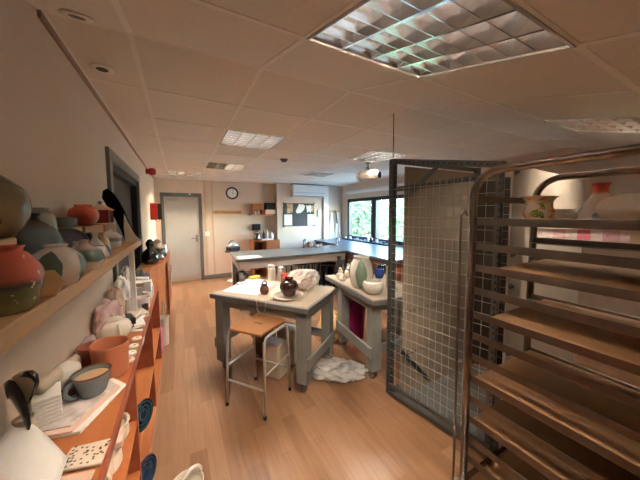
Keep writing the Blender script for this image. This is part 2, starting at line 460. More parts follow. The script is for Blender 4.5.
# ---------------------------------------------------------------- recessed louvre lights
def make_light(label, tube_on, M, off_half=False, ALU=ALU):
    t = thing('ceiling_light', label, 'ceiling light', group='recessed louvre lights')
    t.matrix_world = M
    h = 0.29
    b = BM()      # housing (open at the bottom), z up, lamp plane z=0
    box(b, -h, h, -h, h, 0.115, 0.12); box(b, -h-0.006, -h, -h, h, 0, 0.12); box(b, h, h+0.006, -h, h, 0, 0.12); box(b, -h, h, -h-0.006, -h, 0, 0.12); box(b, -h, h, h, h+0.006, 0, 0.12)
    mobj('housing', b, ALU, t)
    b = BM()
    for a in ((-0.299, -0.289), (0.289, 0.299)):
        box(b, a[0], a[1], -0.299, 0.299, -0.006, 0.0); box(b, -0.289, 0.289, a[0], a[1], -0.006, 0.0)
    mobj('frame', b, FRAMEM, t)
    for k in range(4):
        b = BM(); x = -0.2175+0.145*k
        tube(b, [(x, -0.28, 0.092), (x, 0.28, 0.092)], 0.008, 10)
        mobj('fluorescent_tube', b, TUBE_OFF if (off_half and k < 2) else tube_on, t, smooth=True)
    b = BM()
    for x in (-0.145, 0.0, 0.145):       # V-shaped long reflectors between the tubes
        P = [(x-0.034, 0.075), (x-0.018, 0.03), (x-0.005, 0.0), (x+0.005, 0.0), (x+0.018, 0.03), (x+0.034, 0.075), (x, 0.08)]
        M2 = Matrix(((1, 0, 0, 0), (0, 0, -1, 0.285), (0, 1, 0, 0), (0, 0, 0, 1)))
        prism(b, P, 0, 0.57, 0, M2)
    for x, sg in ((-0.289, 1), (0.289, -1)):
        M2 = Matrix(((1, 0, 0, 0), (0, 0, -1, 0.285), (0, 1, 0, 0), (0, 0, 0, 1)))
        prism(b, [(x, 0.0), (x+sg*0.005, 0.0), (x+sg*0.018, 0.03), (x+sg*0.034, 0.075), (x, 0.08)], 0, 0.57, 0, M2)
    mobj('long_reflector', b, ALU, t)
    b = BM()
    for k in range(6):
        y = -0.285+0.57*(k+1)/7
        P = [(y-0.012, 0.058), (y-0.006, 0.02), (y-0.002, 0.0), (y+0.002, 0.0), (y+0.006, 0.02), (y+0.012, 0.058)]
        M2 = Matrix(((0, 0, 1, -0.285), (1, 0, 0, 0), (0, 1, 0, 0), (0, 0, 0, 1)))
        prism(b, P, 0, 0.57, 0, M2)
    for y, sg in ((-0.289, 1), (0.289, -1)):
        M2 = Matrix(((0, 0, 1, -0.285), (1, 0, 0, 0), (0, 1, 0, 0), (0, 0, 0, 1)))
        prism(b, [(y, 0.0), (y+sg*0.004, 0.0), (y+sg*0.009, 0.02), (y+sg*0.014, 0.058), (y, 0.058)], 0, 0.57, 0, M2)
    mobj('louvre_blade', b, ALU, t)
    return t

def flat_M(i, j): return Matrix.Translation((X0+TS*(i+0.5), YC+TS*(j+0.5), ZC))
def slope_M(i, j):
    p = slope_pt(X0+TS*(i+0.5), TS*(j+0.5))
    M = Matrix(((1, 0, 0), (0, CT, -ST), (0, ST, CT))).to_4x4(); M.translation = p
    return M
make_light('large bright louvred ceiling light overhead on the sloping ceiling', TUBE_W, slope_M(1, 1))
make_light('louvred light on the sloping ceiling above the steel trolley', TUBE_D, slope_M(4, 1), ALU=ALUF)
make_light('bright louvred ceiling light in the flat ceiling, nearest to the middle of the room', TUBE_C, flat_M(1, 2), ALU=ALUF)
make_light('half-lit louvred ceiling light with one dark side, beyond the bright one', TUBE_F, flat_M(1, 5), True, ALUF)
make_light('louvred ceiling light close to the back door', TUBE_F, flat_M(0, 7), ALU=ALUF)
make_light('louvred ceiling light by the hanging projector at the wire cage', TUBE_C, flat_M(4, 2), ALU=ALUF)

# ceiling cassette vent, detectors
t = thing('ceiling_vent', 'white square air vent in the ceiling before the air conditioner', 'vent', (X0+TS*4.5, YC+TS*5.5, ZC-0.008))
b = BM(); box(b, -0.29, 0.29, -0.29, 0.29, -0.006, 0.006); mobj('plate', b, WHITE, t, bevel=0.004)
for k in range(4):
    b = BM(); r0 = 0.05+0.055*k
    for a in ((-r0-0.02, -r0), (r0, r0+0.02)):
        box(b, a[0], a[1], -r0-0.02, r0+0.02, -0.016, -0.006); box(b, -r0, r0, a[0], a[1], -0.016, -0.006)
    mobj('grille_ring', b, plain('vent_grey', (0.45, 0.45, 0.45), 0.5) if k == 0 else bpy.data.materials['vent_grey'], t)
t = thing('smoke_detector', 'small dark round detector on the flat ceiling', 'detector', (1.404, 3.763, ZC-0.001))
b = BM(); lathe(b, [(0, -0.045), (0.035, -0.042), (0.045, -0.02), (0.06, -0.012), (0.06, 0.0), (0, 0)], 20); mobj('sensor_body', b, plain('brown_red_sensor', (0.12, 0.03, 0.02), 0.4), t, smooth=True)
b = BM(); lathe(b, [(0.06, -0.004), (0.072, -0.004), (0.072, 0), (0.06, 0)], 20); mobj('base_ring', b, WHITE, t)
def downlight(loc, lab, rx):
    t = thing('recessed_sensor', lab, 'detector', loc, rot=(rx, 0, 0))
    b = BM(); lathe(b, [(0.028, -0.006), (0.055, -0.004), (0.055, 0.0), (0.028, 0.0)], 24); mobj('trim_ring', b, GRID, t, smooth=True)
    b = BM(); lathe(b, [(0, -0.005), (0.028, -0.005), (0.028, 0.0), (0, 0)], 20); mobj('sensor_eye', b, plain('sensor_dark', (0.05, 0.04, 0.035), 0.3), t)
downlight((-0.345, 1.93, ZC-0.001), 'small round sensor in the ceiling above the pot shelf, farther of two', 0)
p = slope_pt(-0.33, 0.055, 0.001); downlight(p, 'small round sensor in the ceiling above the pot shelf, nearer of two', TH)

# ---------------------------------------------------------------- doors
t = thing('door_1', '', ''); del t['label'], t['category']; t['kind'] = 'structure'
t.location = (0, YB, 0)
b = BM()
box(b, -0.36, -0.29, -0.03, 0.03, 0, 2.08); box(b, 0.42, 0.49, -0.03, 0.03, 0, 2.08); box(b, -0.29, 0.42, -0.03, 0.03, 2.0, 2.08)
mobj('door_frame', b, GREYFRAME, t, bevel=0.004)
b = BM(); box(b, -0.287, 0.417, -0.012, 0.03, 0.006, 1.997); mobj('door_leaf', b, DOORM, t, bevel=0.002)
b = BM(); box(b, -0.287, 0.417, -0.015, -0.012, 0.008, 0.16); mobj('kick_plate', b, plain('kick_plate_metal', (0.42, 0.36, 0.30), 0.4, 0.3), t)
b = BM(); box(b, -0.22, 0.0, -0.055, -0.012, 1.90, 1.955); mobj('door_closer', b, plain('closer_grey', (0.3, 0.3, 0.29), 0.4, 0.5), t, bevel=0.006)
b = BM(); box(b, 0.33, 0.375, -0.018, -0.012, 0.93, 1.10); tube(b, [(0.352, -0.015, 1.02), (0.352, -0.06, 1.02), (0.345, -0.065, 1.02), (0.235, -0.065, 1.02)], 0.010, 8)
mobj('door_handle', b, plain('satin_aluminium', (0.20, 0.20, 0.20), 0.3, 0.8), t)
b = BM(); box(b, 0.22, 0.26, -0.04, -0.03, 2.04, 2.065); mobj('door_contact', b, WHITE, t)
t = thing('door_2', '', ''); del t['label'], t['category']; t['kind'] = 'structure'; t.location = (XW, 0, 0)
b = BM()
box(b, -0.10, 0.025, 2.51, 2.60, 0, 2.09); box(b, -0.10, 0.025, 4.12, 4.21, 0, 2.09); box(b, -0.10, 0.025, 2.60, 4.12, 2.0, 2.09)
mobj('door_frame', b, GREYFRAME, t, bevel=0.006)
b = BM()
box(b, -0.10, 0.004, 2.60, 2.66, 0, 2.0); box(b, -0.10, 0.004, 4.06, 4.12, 0, 2.0); box(b, -0.10, 0.004, 2.66, 4.06, 1.94, 2.0)
mobj('door_stop', b, plain('dark_jamb_shade', (0.015, 0.016, 0.016), 0.7), t)  # shade inside the doorway put into the stop and leaf colour
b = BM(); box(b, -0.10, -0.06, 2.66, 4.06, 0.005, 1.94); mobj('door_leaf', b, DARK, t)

# ---------------------------------------------------------------- window and garden
t = thing('window_1', '', ''); del t['label'], t['category']; t['kind'] = 'structure'; t.location = (XR, 0, 0)
b = BM(); f = 0.085
box(b, -0.01, 0.10, WY0, WY1, WZ0, WZ0+f); box(b, -0.01, 0.10, WY0, WY1, WZ1-f, WZ1)
box(b, -0.01, 0.10, WY1-f, WY1, WZ0+f, WZ1-f); box(b, -0.01, 0.10, WY0, WY0+f, WZ0+f, WZ1-f)
mobj('window_frame', b, plain('black_window_frame', (0.02, 0.02, 0.02), 0.4), t, bevel=0.004)
b = BM(); box(b, -0.015, 0.10, 5.10, 5.29, WZ0+f, WZ1-f); mobj('mullion', b, bpy.data.materials['black_window_frame'], t, bevel=0.004)
for ya, yb in ((WY0+f, 5.10), (5.29, WY1-f)):
    b = BM(); box(b, 0.045, 0.055, ya, yb, WZ0+f, WZ1-f); mobj('glass_pane', b, GLASS, t)

b = BM(); box(b, XR+0.12, 16, -2, 18, -0.6, -0.5); struct('ground_garden', b, BOUNCE_GROUND)
def tree(x, y, h, r, n, mat, lab, seed):
    rnd = random.Random(seed)
    t = thing('garden_tree', lab, 'tree', (x, y, -0.5), group='trees outside the window')
    b = BM(); tube(b, [(0, 0, 0), (0.05, 0.03, h*0.4), (0, 0, h*0.8)], [0.12, 0.09, 0.03], 8); mobj('trunk', b, BARK, t, smooth=True)
    b = BM()
    for k in range(n):
        d = Vector((rnd.gauss(0, 1), rnd.gauss(0, 1), rnd.gauss(0, 1))).normalized()*(rnd.random()**0.4)
        c = Vector((d.x*r, d.y*r, h*0.55 + d.z*h*0.5))
        a = Vector((rnd.gauss(0, 1), rnd.gauss(0, 1), rnd.gauss(0, 1))).normalized(); q = a.orthogonal().normalized()
        s = rnd.uniform(0.05, 0.10)
        vs = [b.verts.new(c + a*s*1.6), b.verts.new(c + q*s*0.6), b.verts.new(c - a*s*1.2), b.verts.new(c - q*s*0.6)]
        b.faces.new(vs)
    mobj('foliage', b, mat, t)
tree(7.6, 10.4, 3.5, 1.5, 3600, LEAF, 'dark green leafy tree seen through the left pane', 1)
tree(10.6, 10.6, 3.9, 1.9, 4200, LEAF2, 'pale green tall tree behind, seen through the window', 2)
tree(8.0, 7.3, 3.5, 1.6, 3600, LEAF2, 'light green bushy tree seen through the right pane', 3)
tree(10.4, 14.6, 3.9, 2.0, 4200, LEAF, 'green tree farthest back at the left of the window', 4)

# ---------------------------------------------------------------- back wall things
t = thing('wall_clock', 'round white wall clock with a dark purple rim on the back wall', 'clock', (1.194, YB, 2.11))
def lathe_y(bm, prof, seg=32, mi=0):   # profile turned about an axis pointing out of the back wall (-y)
    M = Matrix(((1, 0, 0, 0), (0, 0, -1, 0), (0, 1, 0, 0), (0, 0, 0, 1)))
    lathe(bm, prof, seg, mi=mi, M=M)
b = BM(); lathe_y(b, [(0.115, 0.0), (0.15, 0.0), (0.155, 0.02), (0.145, 0.04), (0.125, 0.035), (0.115, 0.02)]); mobj('rim', b, NAVY, t, smooth=True)
b = BM(); lathe_y(b, [(0, 0.0), (0.124, 0.0), (0.124, 0.018), (0, 0.018)]); mobj('dial', b, WHITE, t)
for a, L, w in ((1.9, 0.06, 0.010), (0.35, 0.09, 0.007)):
    b = BM(); bar(b, (0, -0.021, 0), (L*math.sin(a), -0.021, L*math.cos(a)), 0.003, w, upv=(0, 0, 1)); mobj('hand', b, BLACK, t)
b = BM()
for k in range(12):
    a = k*PI/6; bar(b, (0.095*math.sin(a), -0.0195, 0.095*math.cos(a)), (0.112*math.sin(a), -0.0195, 0.112*math.cos(a)), 0.002, 0.007, upv=(0, -1, 0))
mobj('hour_marks', b, BLACK, t)

t = thing('peg_rail', 'wooden peg rail on the back wall right of the door', 'coat rail', (1.06, YB, 1.635))
b = BM(); box(b, -0.35, 0.35, -0.022, 0, -0.04, 0.04); mobj('rail', b, wood('peg_rail_wood', (0.52, 0.27, 0.11), (0.62, 0.35, 0.16), 1, 'X'), t, bevel=0.003)
for k in range(8):
    b = BM(); x = -0.31+0.62*k/7
    tube(b, [(x, -0.02, -0.01), (x, -0.07, 0.01), (x, -0.078, 0.012)], [0.011, 0.009, 0.014], 8); mobj('peg', b, bpy.data.materials['peg_rail_wood'], t, smooth=True)

t = thing('cable_trunking', 'vertical cream cable trunking beside the door with a switch box', 'trunking', (0.61, YB, 0))
b = BM(); box(b, -0.07, -0.03, -0.03, 0, 0.10, ZC-0.005); box(b, 0.10, 0.135, -0.03, 0, 0.10, ZC-0.005); mobj('duct', b, plain('cream_trunking', (0.56, 0.44, 0.33), 0.5), t, bevel=0.003)
b = BM(); box(b, -0.075, 0.03, -0.045, 0, 1.06, 1.17); mobj('switch_box', b, WHITE, t, bevel=0.004)
t = thing('white_trunking', 'tall white trunking column right of the air conditioner', 'trunking', (3.73, 6.68, 0))
b = BM(); box(b, -0.075, 0.075, -0.07, 0, 0.0, ZC-0.005); mobj('duct', b, WHITE, t, bevel=0.005)
b = BM(); box(b, -0.015, 0.015, -0.074, -0.07, 0.0, ZC-0.01); mobj('cover_strip', b, WHITE, t)

# wall shelf with boxes
b = BM(); box(b, 1.60, 2.28, YB-0.22, YB, 1.555, 1.58); tag(mobj('wall_shelf', b, ORANGEW, bevel=0.002), 'small orange wooden shelf in the corner of the back wall', 'shelf')
b = BM(); box(b, 1.655, 1.92, YB-0.18, YB-0.03, 1.70, 1.85); box(b, 1.655, 1.675, YB-0.18, YB-0.03, 1.581, 1.70); box(b, 1.90, 1.92, YB-0.18, YB-0.03, 1.581, 1.70); tag(mobj('wooden_box', b, ORANGEW, bevel=0.003), 'orange wooden open box on the left of the small wall shelf', 'box')
b = BM(); box(b, 2.0, 2.26, YB-0.19, YB-0.03, 1.70, 1.88); tag(mobj('black_case', b, BLACK, bevel=0.01), 'black case stacked on a pale box on the small wall shelf', 'case')
b = BM(); box(b, 1.99, 2.27, YB-0.2, YB-0.02, 1.581, 1.699); tag(mobj('storage_box', b, BISQUEP, bevel=0.005), 'pale brown box under the black case on the small wall shelf', 'box')
for k, (x, h, m, lab) in enumerate(((1.72, 0.07, WHITE, 'small white pot in the wooden box on the wall shelf'), (1.80, 0.09, BISQUEP, 'small pinkish pot in the wooden box on the wall shelf'), (1.96, 0.11, REDM, 'small red jar between the boxes on the wall shelf'))):
    b = BM(); vessel(b, [(0.022, 0), (0.033, h*0.4), (0.028, h*0.8), (0.024, h)], 0.004, 14, 3); tag(mobj('small_pot', b, m, smooth=True, loc=(x, YB-0.13 if k < 2 else YB-0.19, 1.581)), lab, 'pot')

t = thing('wall_speaker', 'small dark square box on the back wall below the shelf', 'speaker', (1.78, YB, 1.24))
b = BM(); box(b, -0.10, 0.10, -0.08, 0, -0.085, 0.085); mobj('cabinet', b, plain('dark_brown_plastic', (0.05, 0.028, 0.022), 0.5), t, bevel=0.006)
b = BM(); box(b, -0.085, 0.085, -0.086, -0.08, -0.07, 0.07); mobj('grille', b, BLACK, t)

t = thing('low_cabinet', 'orange wooden open cabinet in the back corner', 'cabinet', (1.93, 6.70, 0))
b = BM(); box(b, -0.34, -0.32, -0.22, 0.22, 0, 0.9); box(b, 0.32, 0.34, -0.22, 0.22, 0, 0.9); box(b, -0.34, 0.34, -0.22, 0.22, 0.9, 0.925); box(b, -0.32, 0.32, 0.20, 0.22, 0, 0.9)
mobj('carcass', b, ORANGEW, t, bevel=0.002)
b = BM(); box(b, -0.02, 0.0, -0.2, 0.2, 0.02, 0.9); box(b, -0.32, -0.02, -0.2, 0.2, 0.45, 0.47); mobj('shelf', b, ORANGEW, t)
b = BM(); box(b, 0.002, 0.318, -0.22, -0.2, 0.02, 0.895); mobj('door', b, ORANGEW, t, bevel=0.002)
b = BM(); box(b, 1.68, 1.86, 6.56, 6.72, 0.472, 0.62); tag(mobj('paper_stack', b, PAPER, bevel=0.004), 'stack of white paper inside the open corner cabinet', 'paper')
# things on that cabinet
t = thing('electric_kettle', 'dark kettle with loop handle on the corner cabinet', 'kettle', (1.72, 6.62, 0.926))
b = BM(); vessel(b, [(0.075, 0), (0.09, 0.03), (0.08, 0.12), (0.06, 0.17), (0.055, 0.175)], 0.005, 20); mobj('body', b, plain('kettle_steel', (0.2, 0.19, 0.18), 0.25, 0.9), t, smooth=True)
b = BM(); tube(b, arc((0, 0, 0.15), 0.08, 0.2, PI-0.2, 10), 0.011, 8); mobj('handle', b, BLACK, t, smooth=True)
paper('paper_pile', [(1.82, 6.50), (2.10, 6.50), (2.10, 6.66), (1.82, 6.66)], 0.926, 'white papers lying on the corner cabinet', th=0.012)
for x, h, r, m, lab in ((1.93, 0.24, 0.03, BLACK, 'tall black bottle at the back of the corner cabinet'), (2.02, 0.27, 0.03, WHITE, 'tall white bottle on the corner cabinet'), (2.14, 0.18, 0.05, CREAMGL, 'cream jar at the right end of the corner cabinet')):
    b = BM(); vessel(b, [(r, 0), (r*1.02, h*0.6), (r*0.5, h*0.8), (r*0.4, h)], 0.004, 14, 3); tag(mobj('bottle', b, m, smooth=True, loc=(x, 6.75, 0.926)), lab, 'bottle')

# air conditioner
t = thing('air_conditioner', 'white split air conditioner high on the far wall', 'air conditioner', (3.14, 6.68, 2.2))
b = BM(); prism(b, [(0, -0.16), (-0.16, -0.16), (-0.20, -0.11), (-0.205, 0.14), (-0.18, 0.165), (0, 0.165)], -0.48, 0.48, 0, Matrix(((0, 0, 1, 0), (1, 0, 0, 0), (0, 1, 0, 0), (0, 0, 0, 1)))); mobj('casing', b, WHITE, t, bevel=0.006)
b = BM(); box(b, -0.44, 0.44, -0.2, -0.165, -0.155, -0.135); mobj('louvre_flap', b, plain('flap_grey', (0.35, 0.35, 0.34), 0.4), t)
b = BM(); box(b, -0.47, 0.47, -0.209, -0.204, -0.055, -0.045); mobj('panel_seam', b, bpy.data.materials['flap_grey'], t)
b = BM(); box(b, -0.48, 0.48, -0.17, 0, 0.165, 0.178); mobj('top_grille', b, DARK, t)

# pinboard and papers
b = BM(); box(b, 2.45, 3.36, 6.655, 6.675, 1.25, 1.875); t = mobj('pinboard', b, plain('slate_pinboard', (0.055, 0.06, 0.07), 0.8), None, bevel=0.003)
tag(t, 'dark slate pinboard with papers on the far wall', 'pinboard')
for x in (2.45, 3.36):
    for z in (1.25, 1.875):
        bb = BM(); lathe_y(bb, [(0, 0), (0.02, 0), (0.02, 0.012), (0, 0.012)], 12); o = mobj('corner_fixing', bb, BLACK, t, loc=(x, 6.655, z))
def pinned(name, poly, lab, mat, cat='paper'):
    b = BM(); M = Matrix(((1, 0, 0, 0), (0, 0, -1, 0), (0, 1, 0, 0), (0, 0, 0, 1)))
    cx = sum(p[0] for p in poly)/len(poly); cz = sum(p[1] for p in poly)/len(poly)
    prism(b, [(p[0]-cx, p[1]-cz) for p in poly], 0, 0.002, 0, M)
    tag(mobj(name, b, mat, loc=(cx, 6.6545, cz)), lab, cat)
PHOTO = plain('brown_photo_print', (0.45, 0.28, 0.16), 0.5, var=0.7, scale=14)
pinned('photo_print', [(2.54, 1.60), (2.71, 1.62), (2.72, 1.86), (2.55, 1.86)], 'brown photo print pinned at the top left of the pinboard', PHOTO, 'photo')
pinned('paper_cutout', [(2.80, 1.66), (2.83, 1.60), (2.95, 1.61), (3.05, 1.70), (3.08, 1.80), (3.02, 1.85), (2.95, 1.84), (2.90, 1.86), (2.86, 1.78)], 'white hand-shaped paper cutout pinned at the top of the pinboard', PAPER)
pinned('paper_cutout', [(3.11, 1.83), (3.14, 1.62), (3.20, 1.66), (3.24, 1.61), (3.30, 1.74), (3.24, 1.84), (3.18, 1.80)], 'jagged white paper cutout pinned at the top right of the pinboard', PAPER)
pinned('photo_print', [(3.24, 1.66), (3.33, 1.64), (3.35, 1.80), (3.28, 1.82)], 'small brown print half behind the jagged cutout on the pinboard', PHOTO, 'photo')
pinned('paper_sheet', [(2.46, 1.28), (2.69, 1.28), (2.69, 1.57), (2.46, 1.57)], 'white text sheet pinned at the lower left of the pinboard', PAPER)
pinned('paper_sheet', [(3.15, 1.26), (3.35, 1.26), (3.35, 1.57), (3.15, 1.57)], 'white text sheet pinned at the lower right of the pinboard', PAPER)

t = thing('wall_thermostat', 'white wall thermostat unit with a cord left of the trunking', 'thermostat', (3.53, 6.68, 1.60))
b = BM(); box(b, -0.05, 0.05, -0.04, 0, -0.10, 0.10); mobj('housing', b, WHITE, t, bevel=0.008)
b = BM(); tube(b, [(0.0, -0.02, -0.1), (0.01, -0.02, -0.3), (0.05, -0.01, -0.55)], 0.006, 6); mobj('cord', b, WHITE, t)
# aprons on hooks
t = thing('coat_hook_rail', 'small wooden hook rail holding white aprons by the window', 'coat rail', (4.02, 6.68, 1.66))
b = BM(); box(b, -0.17, 0.17, -0.02, 0, -0.04, 0.04); mobj('rail', b, PINE, t, bevel=0.003)
for k in range(3):
    b = BM(); x = -0.12+0.12*k; tube(b, [(x, -0.02, 0), (x, -0.06, -0.01), (x, -0.075, 0.02)], 0.007, 6); mobj('hook', b, CHROME, t)
def apron(x, w, z0, z1, mat, lab):
    b = BM()
    def fn(u, v):
        ww = w*(0.18+0.82*min(1, (1-v)*1.2+0.05)); zz = z0+(z1-z0)*v
        return (x + (u-0.5)*ww, 6.68-0.055-0.02*math.sin(u*14+x*30)*(1-v*0.6), zz)
    sheet(b, fn, 16, 12, 0.004)
    tag(mobj('apron', b, mat, smooth=True), lab, 'apron')
apron(3.91, 0.22, 0.72, 1.63, CLOTHW, 'white apron hanging left on the hook rail by the window')
apron(4.13, 0.24, 0.70, 1.63, CLOTHW, 'white apron hanging right on the hook rail by the window')
b = BM(); sheet(b, lambda u, v: (4.04+0.04*(u-0.5)+0.05*(1-v), 6.60, 1.30+0.38*v), 3, 6, 0.004); tag(mobj('apron_strap', b, plain('dark_strap', (0.06, 0.045, 0.03), 0.8)), 'dark strap hanging between the two white aprons', 'strap')

# blind over window
t = thing('roller_blind', 'white rolled-up blind above the black window', 'blind', (XR, 0, 2.18))
b = BM(); tube(b, [(-0.07, 4.0, 0), (-0.07, 6.25, 0)], 0.055, 16); mobj('roll', b, WHITE, t, smooth=True)
for y in (3.98, 6.27):
    b = BM(); box(b, -0.13, 0, y-0.012, y+0.012, -0.06, 0.07); mobj('bracket', b, WHITE, t, bevel=0.003)

# projector hanging from the ceiling
t = thing('projector', 'white cylindrical projector hanging from the ceiling by the cage', 'projector', (2.70, 3.41, 2.19), rz=-1.1)
b = BM()
M = Matrix(((0, 0, 1, 0), (1, 0, 0, 0), (0, 1, 0, 0), (0, 0, 0, 1)))
lathe(b, [(0, -0.18), (0.075, -0.18), (0.09, -0.165), (0.09, 0.12), (0.085, 0.15), (0.065, 0.165), (0.065, 0.18), (0.0, 0.172)], 24, M=M); mobj('body', b, plain('cream_casing', (0.62, 0.56, 0.48), 0.4, var=0.02), t, smooth=True)
b = BM(); lathe(b, [(0, 0.176), (0.052, 0.18), (0.055, 0.20), (0.045, 0.20), (0.04, 0.184), (0, 0.184)], 20, M=M); mobj('lens', b, BLACKGL, t, smooth=True)
b = BM(); lathe(b, [(0.0905, -0.12), (0.0925, -0.12), (0.0925, -0.10), (0.0905, -0.10)], 24, M=M); mobj('band', b, plain('band_grey', (0.4, 0.38, 0.36), 0.4), t)
b = BM(); tube(b, [(0, 0, 0.09), (0, 0, 0.205)], 0.016, 10); lathe(b, [(0, 0.195), (0.05, 0.195), (0.05, 0.206), (0, 0.206)], 16); tube(b, [(-0.05, 0, 0.08), (-0.03, 0, 0.13), (0, 0, 0.14)], 0.006, 6); mobj('ceiling_mount', b, plain('mount_dark', (0.1, 0.1, 0.1), 0.4), t)

# alarm and red case on the left wall
t = thing('fire_alarm', 'red round fire alarm high on the left wall', 'alarm', (XW, 5.35, 2.31))
MX = Matrix(((0, 0, 1, 0), (0, 1, 0, 0), (-1, 0, 0, 0), (0, 0, 0, 1)))
b = BM(); lathe(b, [(0, 0), (0.045, 0), (0.045, 0.05), (0, 0.05)], 20, M=MX); mobj('base', b, REDM, t)
b = BM(); lathe(b, [(0, 0.05), (0.055, 0.05), (0.062, 0.09), (0.05, 0.14), (0, 0.15)], 24, M=MX); mobj('sounder', b, REDM, t, smooth=True)
t = thing('hose_case', 'red and black case hanging on the left wall by the door', 'case', (XW, 5.80, 1.64))
b = BM(); box(b, 0.0, 0.115, -0.05, 0.05, -0.155, 0.155); mobj('red_half', b, REDM, t, bevel=0.012)
b = BM(); box(b, 0.117, 0.19, -0.05, 0.05, -0.15, 0.15); mobj('black_half', b, BLACK, t, bevel=0.012)
b = BM(); tube(b, arc((0.11, 0, -0.15), 0.035, PI, 2*PI, 10), 0.006, 6); mobj('handle', b, REDM, t)

# ---------------------------------------------------------------- long bench across the room and window bench
ZB = 0.86
t = thing('long_workbench', 'long bench with blue-grey top across the back of the room', 'workbench', (0, 0, 0))
b = BM(); prism(b, [(0.77, 4.27), (2.86, 4.25), (2.86, 5.22), (0.83, 5.25)], ZB-0.04, ZB); mobj('bench_top', b, BLUETOP, t, bevel=0.004)
b = BM(); bar(b, (0.82, 4.32, ZB-0.105), (2.84, 4.30, ZB-0.105), 0.03, 0.13); bar(b, (0.82, 4.32, ZB-0.105), (0.87, 5.20, ZB-0.105), 0.03, 0.13); bar(b, (0.87, 5.20, ZB-0.105), (2.84, 5.18, ZB-0.105), 0.03, 0.13); mobj('apron_board', b, APRONW, t)
for x, y in ((0.86, 4.36), (0.90, 5.16), (2.79, 5.14), (2.79, 4.34)):
    b = BM(); box(b, x-0.045, x+0.045, y-0.045, y+0.045, 0, ZB-0.04); mobj('leg', b, TABLEG, t, bevel=0.003)
t = thing('window_workbench', 'blue-grey bench running along under the window', 'workbench', (0, 0, 0))
b = BM(); prism(b, [(2.864, 3.0), (4.27, 3.0), (4.27, 6.55), (3.3, 6.55), (3.3, 5.22), (2.864, 5.22)], ZB-0.04, ZB); mobj('bench_top', b, BLUETOP, t, bevel=0.004)
b = BM(); box(b, 2.90, 2.93, 3.05, 5.18, ZB-0.17, ZB-0.04); box(b, 2.93, 4.24, 3.05, 3.08, ZB-0.17, ZB-0.04); mobj('apron_board', b, wood('brown_apron', (0.16, 0.07, 0.035), (0.22, 0.10, 0.05), 1, 'Y'), t)
for x, y in ((2.95, 3.1), (4.2, 3.1), (2.95, 5.13), (4.2, 6.45), (3.36, 6.45)):
    b = BM(); box(b, x-0.045, x+0.045, y-0.045, y+0.045, 0, ZB-0.04); mobj('leg', b, TABLEG, t, bevel=0.003)

paper('paper_sheet', [(0.82, 4.30), (1.22, 4.33), (1.20, 4.62), (0.83, 4.62)], ZB, 'white paper on the left end of the long blue-grey bench')
# taps
def tap(x, y, lab):
    t = thing('swan_neck_tap', lab, 'tap', (x, y, ZB+0.001))
    b = BM(); lathe(b, [(0, 0), (0.03, 0), (0.028, 0.02), (0.016, 0.035), (0, 0.035)], 14); mobj('base', b, CHROME, t, smooth=True)
    b = BM(); tube(b, [(0, 0, 0.03), (0, 0, 0.12)] + arc((0, -0.06, 0.12), 0.06, 0, PI, 8, (0, 1, 0)) + [(0, -0.12, 0.08)], 0.012, 8); mobj('spout', b, CHROME, t, smooth=True)
    b = BM(); tube(b, [(0, 0.0, 0.03), (0.06, 0.0, 0.05)], 0.007, 6); mobj('lever', b, CHROME, t)
tap(2.33, 5.12, 'chrome tap on the long bench below the pinboard'); tap(3.15, 5.12, 'chrome tap on the bench in front of the aprons')
k = 0
for x, y, r, h, m, lab in ((2.44, 5.10, 0.04, 0.12, plain('orange_plastic', (0.7, 0.25, 0.12), 0.4), 'small orange pot by the tap on the long bench'),
                           (2.52, 5.14, 0.04, 0.09, WHITEGL, 'small white pot right of the orange pot on the long bench'),
                           (2.70, 5.12, 0.06, 0.05, BISQUEP, 'low pinkish dish on the long bench before the trunking'),
                           (2.61, 5.06, 0.05, 0.04, WHITEGL, 'low white dish on the long bench between two pots')):
    b = BM(); vessel(b, [(r*0.7, 0), (r, h*0.5), (r*0.95, h)], 0.005, 16, 3); tag(mobj('small_pot', b, m, smooth=True, loc=(x, y, ZB+0.001)), lab, 'pot')
# row of little ceramics along the window
rnd = random.Random(5)
wcols = [('white', WHITEGL), ('grey', plain('grey_glaze', (0.30, 0.31, 0.33), 0.2, coat=0.4)), ('dark', plain('dark_blue_glaze', (0.04, 0.05, 0.09), 0.15, coat=0.5)), ('pale pink', BISQUEP)]
win_pots = []
for k in range(14):
    y = 6.28 - 0.15*k; nm, m = wcols[[0, 2, 0, 1, 0, 3, 0, 0, 2, 0, 1, 2, 1, 0][k]]
    h = [0.07, 0.05, 0.09, 0.06, 0.08, 0.05, 0.07, 0.16, 0.14, 0.10, 0.06, 0.08, 0.06, 0.07][k]; r = rnd.uniform(0.032, 0.05)
    b = BM(); vessel(b, [(r*0.6, 0), (r, h*0.45), (r*0.75, h*0.8), (r*(0.5 if h > 0.1 else 0.85), h)], 0.004, 14, 3)
    ords = ['farthest', 'second', 'third', 'fourth', 'fifth', 'sixth', 'seventh', 'eighth', 'ninth', 'tenth', 'eleventh', 'twelfth', 'thirteenth', 'nearest'][k]
    lab = '%s little pot, %s from the apron end in the row under the window' % (nm, ords)
    if k == 0: lab = 'white little pot at the apron end of the row under the window'
    if k == 13: lab = 'white little pot at the cage end of the row under the window'
    tag(mobj('window_pot', b, m, smooth=True, loc=(4.17-0.02*(k % 3), y, ZB+0.001)), lab, 'pot', 'little pots under the window')
b = BM(); box(b, 4.05, 4.10, 4.3, 6.3, ZB+0.001, ZB+0.035); tag(mobj('dark_tray_edge', b, plain('dark_tray', (0.06, 0.055, 0.05), 0.5), bevel=0.003), 'long dark rail in front of the little pots under the window', 'rail')

